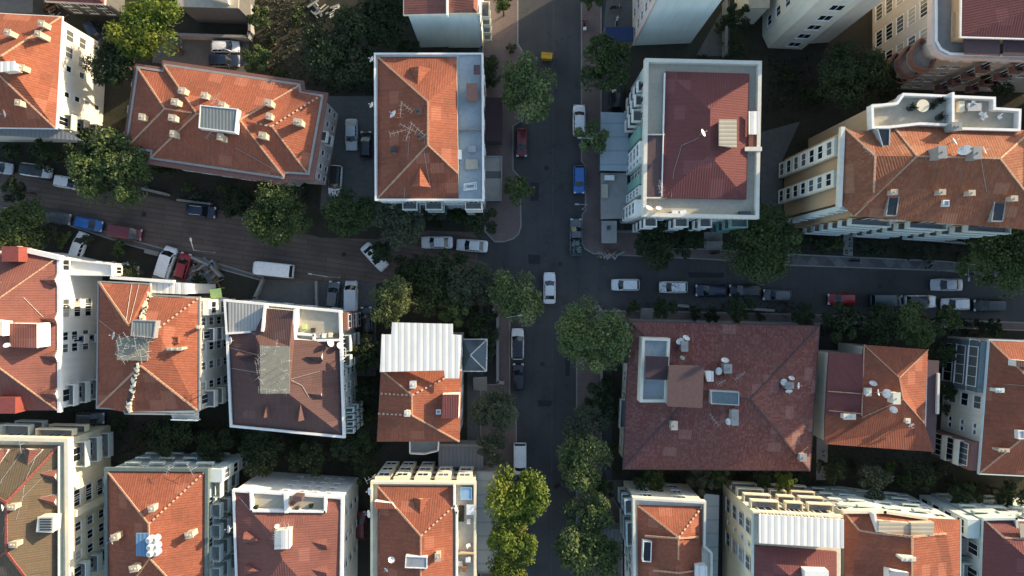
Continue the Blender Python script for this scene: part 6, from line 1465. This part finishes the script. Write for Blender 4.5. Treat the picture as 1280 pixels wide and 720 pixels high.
# plum roof block
flatthing(b6, [(925,264),(939,264),(939,269),(925,269)], .7, 'darkmetal', 'planter_box', 'dark box in the south-east corner of the pale terraces', 'box')
acunit(T(b6,843,266), 0, 'air conditioner on the south terrace of the plum-roofed block', 'terrace units'); acunit(T(b6,851,266), .2, 'pale unit right of the air conditioner on the south terrace', 'terrace units')
D = [ # building, px, py, azimuth, radius, label
 (b3,493,144,2.6,.55,'oval dish at the left of the antenna row on the half maroon roof'),(b3,466,75,2.8,.4,'small dish on the west eaves near the north corner of the blue-terraced block'),(b3,466,132,2.8,.4,'small dish halfway down the west eaves of the blue-terraced block'),
 (b14,851,428,2.2,.55,'left dish on the northernmost chimney of the largest roof'),(b14,857,424,1.2,.5,'upper dish on the northernmost chimney of the largest roof'),(b14,854,446,3.9,.35,'small dish below the northernmost chimney of the largest roof'),
 (b14,900,464,3.0,.5,'left dish by the middle chimney of the largest roof'),(b14,906,452,1.6,.5,'upper dish by the middle chimney of the largest roof'),(b14,912,527,3.1,.45,'dish left of the long chimney below the skylight'),
 (b14,981,478,2.8,.45,'left of the four dishes on the east chimney of the largest roof'),(b14,989,474,1.5,.4,'upper of the four dishes on the east chimney of the largest roof'),(b14,996,482,0,.45,'right of the four dishes on the east chimney of the largest roof'),(b14,986,487,4.6,.45,'lower of the four dishes on the east chimney of the largest roof'),
 (b15,1091,481,1.6,.5,'upper left dish on the red-brown stepped roof'),(b15,1096,491,.2,.45,'small dish below the upper left one on the stepped roof'),(b15,1110,492,3,.6,'dish left of the tall chimney on the stepped roof'),(b15,1118,511,3.6,.5,'dish below the tall chimney on the stepped roof'),(b15,1138,530,5,.4,'lone dish near the lower edge of the sunlit facet'),
 (b9,1207,190,2.4,.75,'large dish between the two ridge chimneys of the tan block'),(b9,1191,178,.6,.5,'bright narrow dish north of the left ridge chimney'),(b9,1228,189,.4,.5,'bright narrow dish on the right ridge chimney'),
 (b18,141,675,3.6,.5,'dish on the chimney at the west eaves beside the blue sheet'),(b19,288,661,3.1,.5,'dish on the west eaves of the rose-red roof'),(b19,347,659,1.5,.35,'small dish on the blue and white hatch'),
 (b20,464,614,3.1,.5,'upper dish on the west eaves of the pool-terrace roof'),(b20,463,642,3.1,.5,'lower dish on the west eaves of the pool-terrace roof'),(b20,489,701,1.2,.45,'upper of two dishes near the lower left of the pool-terrace roof'),(b20,484,711,3.8,.35,'lower of two dishes near the lower left of the pool-terrace roof'),
 (b12,290,426,3.0,.55,'white dish in the upper left corner of the brown roof'),(b12,412,429,.3,.5,'white dish south of the sunken terrace on the brown roof'),(b12,423,432,.2,.4,'white dish at the east edge of the brown roof'),
 (b6,877,167,.4,.5,'white dish at the ridge of the plum roof'),(b1,8,142,3.4,.5,'cream dish on the south slope of the tall-chimneyed block'),(b17,5,634,3.3,.45,'dish left of the upper cream chimney at the left edge'),
 (b11,144,420,2.9,.5,'dish at the left end of the antenna thicket'),(b6,811,262,1.2,.5,'dish at the south-west corner of the pale terraces'),(b6,824,262,1.6,.45,'second dish at the south-west corner of the pale terraces'),(b10,9,433,1.3,.4,'small dish beside the big box dormer')]
for (b,px,py,az,r,lab) in D: dish(T(b,px,py,.7), az, r, lab)
def ants(b, pts, lab, h=1.7, L=1.6): 
    for i,(x,y) in enumerate(pts): antenna(T(b,x,y,h), random.uniform(0,3.1), h, L*random.uniform(.7,1.2), lab, lab)
ants(b11, [(150,424),(158,421),(168,423),(178,421),(184,428),(147,432),(155,436),(165,433),(182,440),(150,446),(162,447),(176,446),(171,438)], 'thin antenna in the thicket on the cracked orange roof', 1.4)
ants(b12, [(331,435),(345,434),(327,444),(326,453),(358,452),(327,463),(355,464),(326,476),(352,474),(330,487),(340,489),(354,488)], 'thin antenna on the edge of the bare concrete deck', 1.3)
ants(b3, [(501,137),(509,134),(510,160),(497,165),(522,161),(511,165)], 'thin antenna in the row on the half maroon roof', 1.2, 2.0)
ants(b2, [(262,121),(270,123),(262,167)], 'thin antenna beside the glazed lantern', 1.4); ants(b14, [(893,525),(902,478),(925,470)], 'thin antenna on the largest roof', 1.3); ants(b9, [(1086,188)], 'thin antenna on the tan block roof west of the recess', 1.5)
ants(b18, [(210,587),(238,588)], 'thin antenna on the north gutter of the blue-sheet roof', 1.2); ants(b20, [(466,597)], 'thin antenna at the north-west corner of the pool-terrace roof', 1.3); ants(b6, [(826,232),(826,240)], 'thin antenna beside the plum roof', 1.0); ants(b19, [(344,668),(358,660)], 'thin antenna on the blue and white hatch', 1.0); ants(b17, [(25,556)], 'thin antenna behind the cream parapet', 1.4, 2)
def cab(b, pts, lab, r=.022, mat='aerial', up=.06): cable([T(b,x,y)+Vector((0,0,up)) for x,y in pts], lab, 0, r, mat)
cab(b17, [(62,588),(30,620),(5,660),(-5,720)], 'pale cable running down the olive-brown roof from its upper dormer'); cab(b17, [(50,560),(32,600),(28,625),(20,650)], 'pale cable hanging from the triangular dormer of the olive-brown roof'); cab(b17, [(30,562),(2,600),(-4,640)], 'pale cable at the left edge of the olive-brown roof')
cab(b12, [(285,434),(324,444)], 'upper pale cable on the west slope of the brown roof'); cab(b12, [(288,460),(324,466)], 'middle pale cable on the west slope of the brown roof'); cab(b12, [(289,492),(300,492),(325,470)], 'lower pale cable on the west slope of the brown roof'); cab(b12, [(364,475),(378,482),(386,496)], 'curved pale cable on the east slope of the brown roof'); cab(b12, [(363,474),(400,464)], 'straight pale cable on the east slope of the brown roof')
cab(b11, [(165,355),(158,400)], 'left pale cable on the cracked orange roof'); cab(b11, [(174,356),(162,404)], 'right pale cable on the cracked orange roof'); cab(b11, [(121,398),(147,418)], 'pale cable on the shaded west slope of the cracked orange roof'); cab(b10, [(0,352),(30,372),(56,398)], 'thin cable crossing the wide terracotta roof')
cab(b3, [(512,172),(510,195),(505,248)], 'left pale cable down the half maroon roof'); cab(b3, [(531,168),(530,190),(538,235)], 'right pale cable down the half maroon roof'); cab(b6, [(874,172),(852,182),(842,215),(839,246)], 'curving cable down the plum roof'); cab(b19, [(356,640),(350,655),(341,665),(343,680)], 'looping cable left of the blue and white hatch'); cab(b19, [(357,640),(360,655),(365,664),(363,682)], 'looping cable right of the blue and white hatch')
cab(b20, [(475,640),(470,668)], 'short pale cable on the maroon side of the pool-terrace roof'); cab(b9, [(1226,200),(1233,240)], 'cable from the right ridge chimney of the tan block'); cab(b2, [(295,185),(350,216)], 'cable down the south slope of the turned block') ; cab(b16, [(1255,480),(1280,482)], 'cable on the brown roof at the right edge')
cable([W(76,344,9.6), W(140,345,9.6)], 'cable stretched from the terracotta roof to the cracked orange roof', .3, .04)
# laundry-like green awning on 11/12 gap
m = MB(); P = PX([(262,362),(276,360),(278,372),(264,374)], 6); q = W(270,367,6); m.prism([(p[0]-q.x,p[1]-q.y) for p in P], 0, .06)
for p in P: m.tube((p[0]-q.x,p[1]-q.y,-1.2),(p[0]-q.x,p[1]-q.y,0),.03)
m.thing('awning', M['green'], (q.x,q.y,6), 'pale green awning between the cracked orange roof and the brown roof', 'awning')
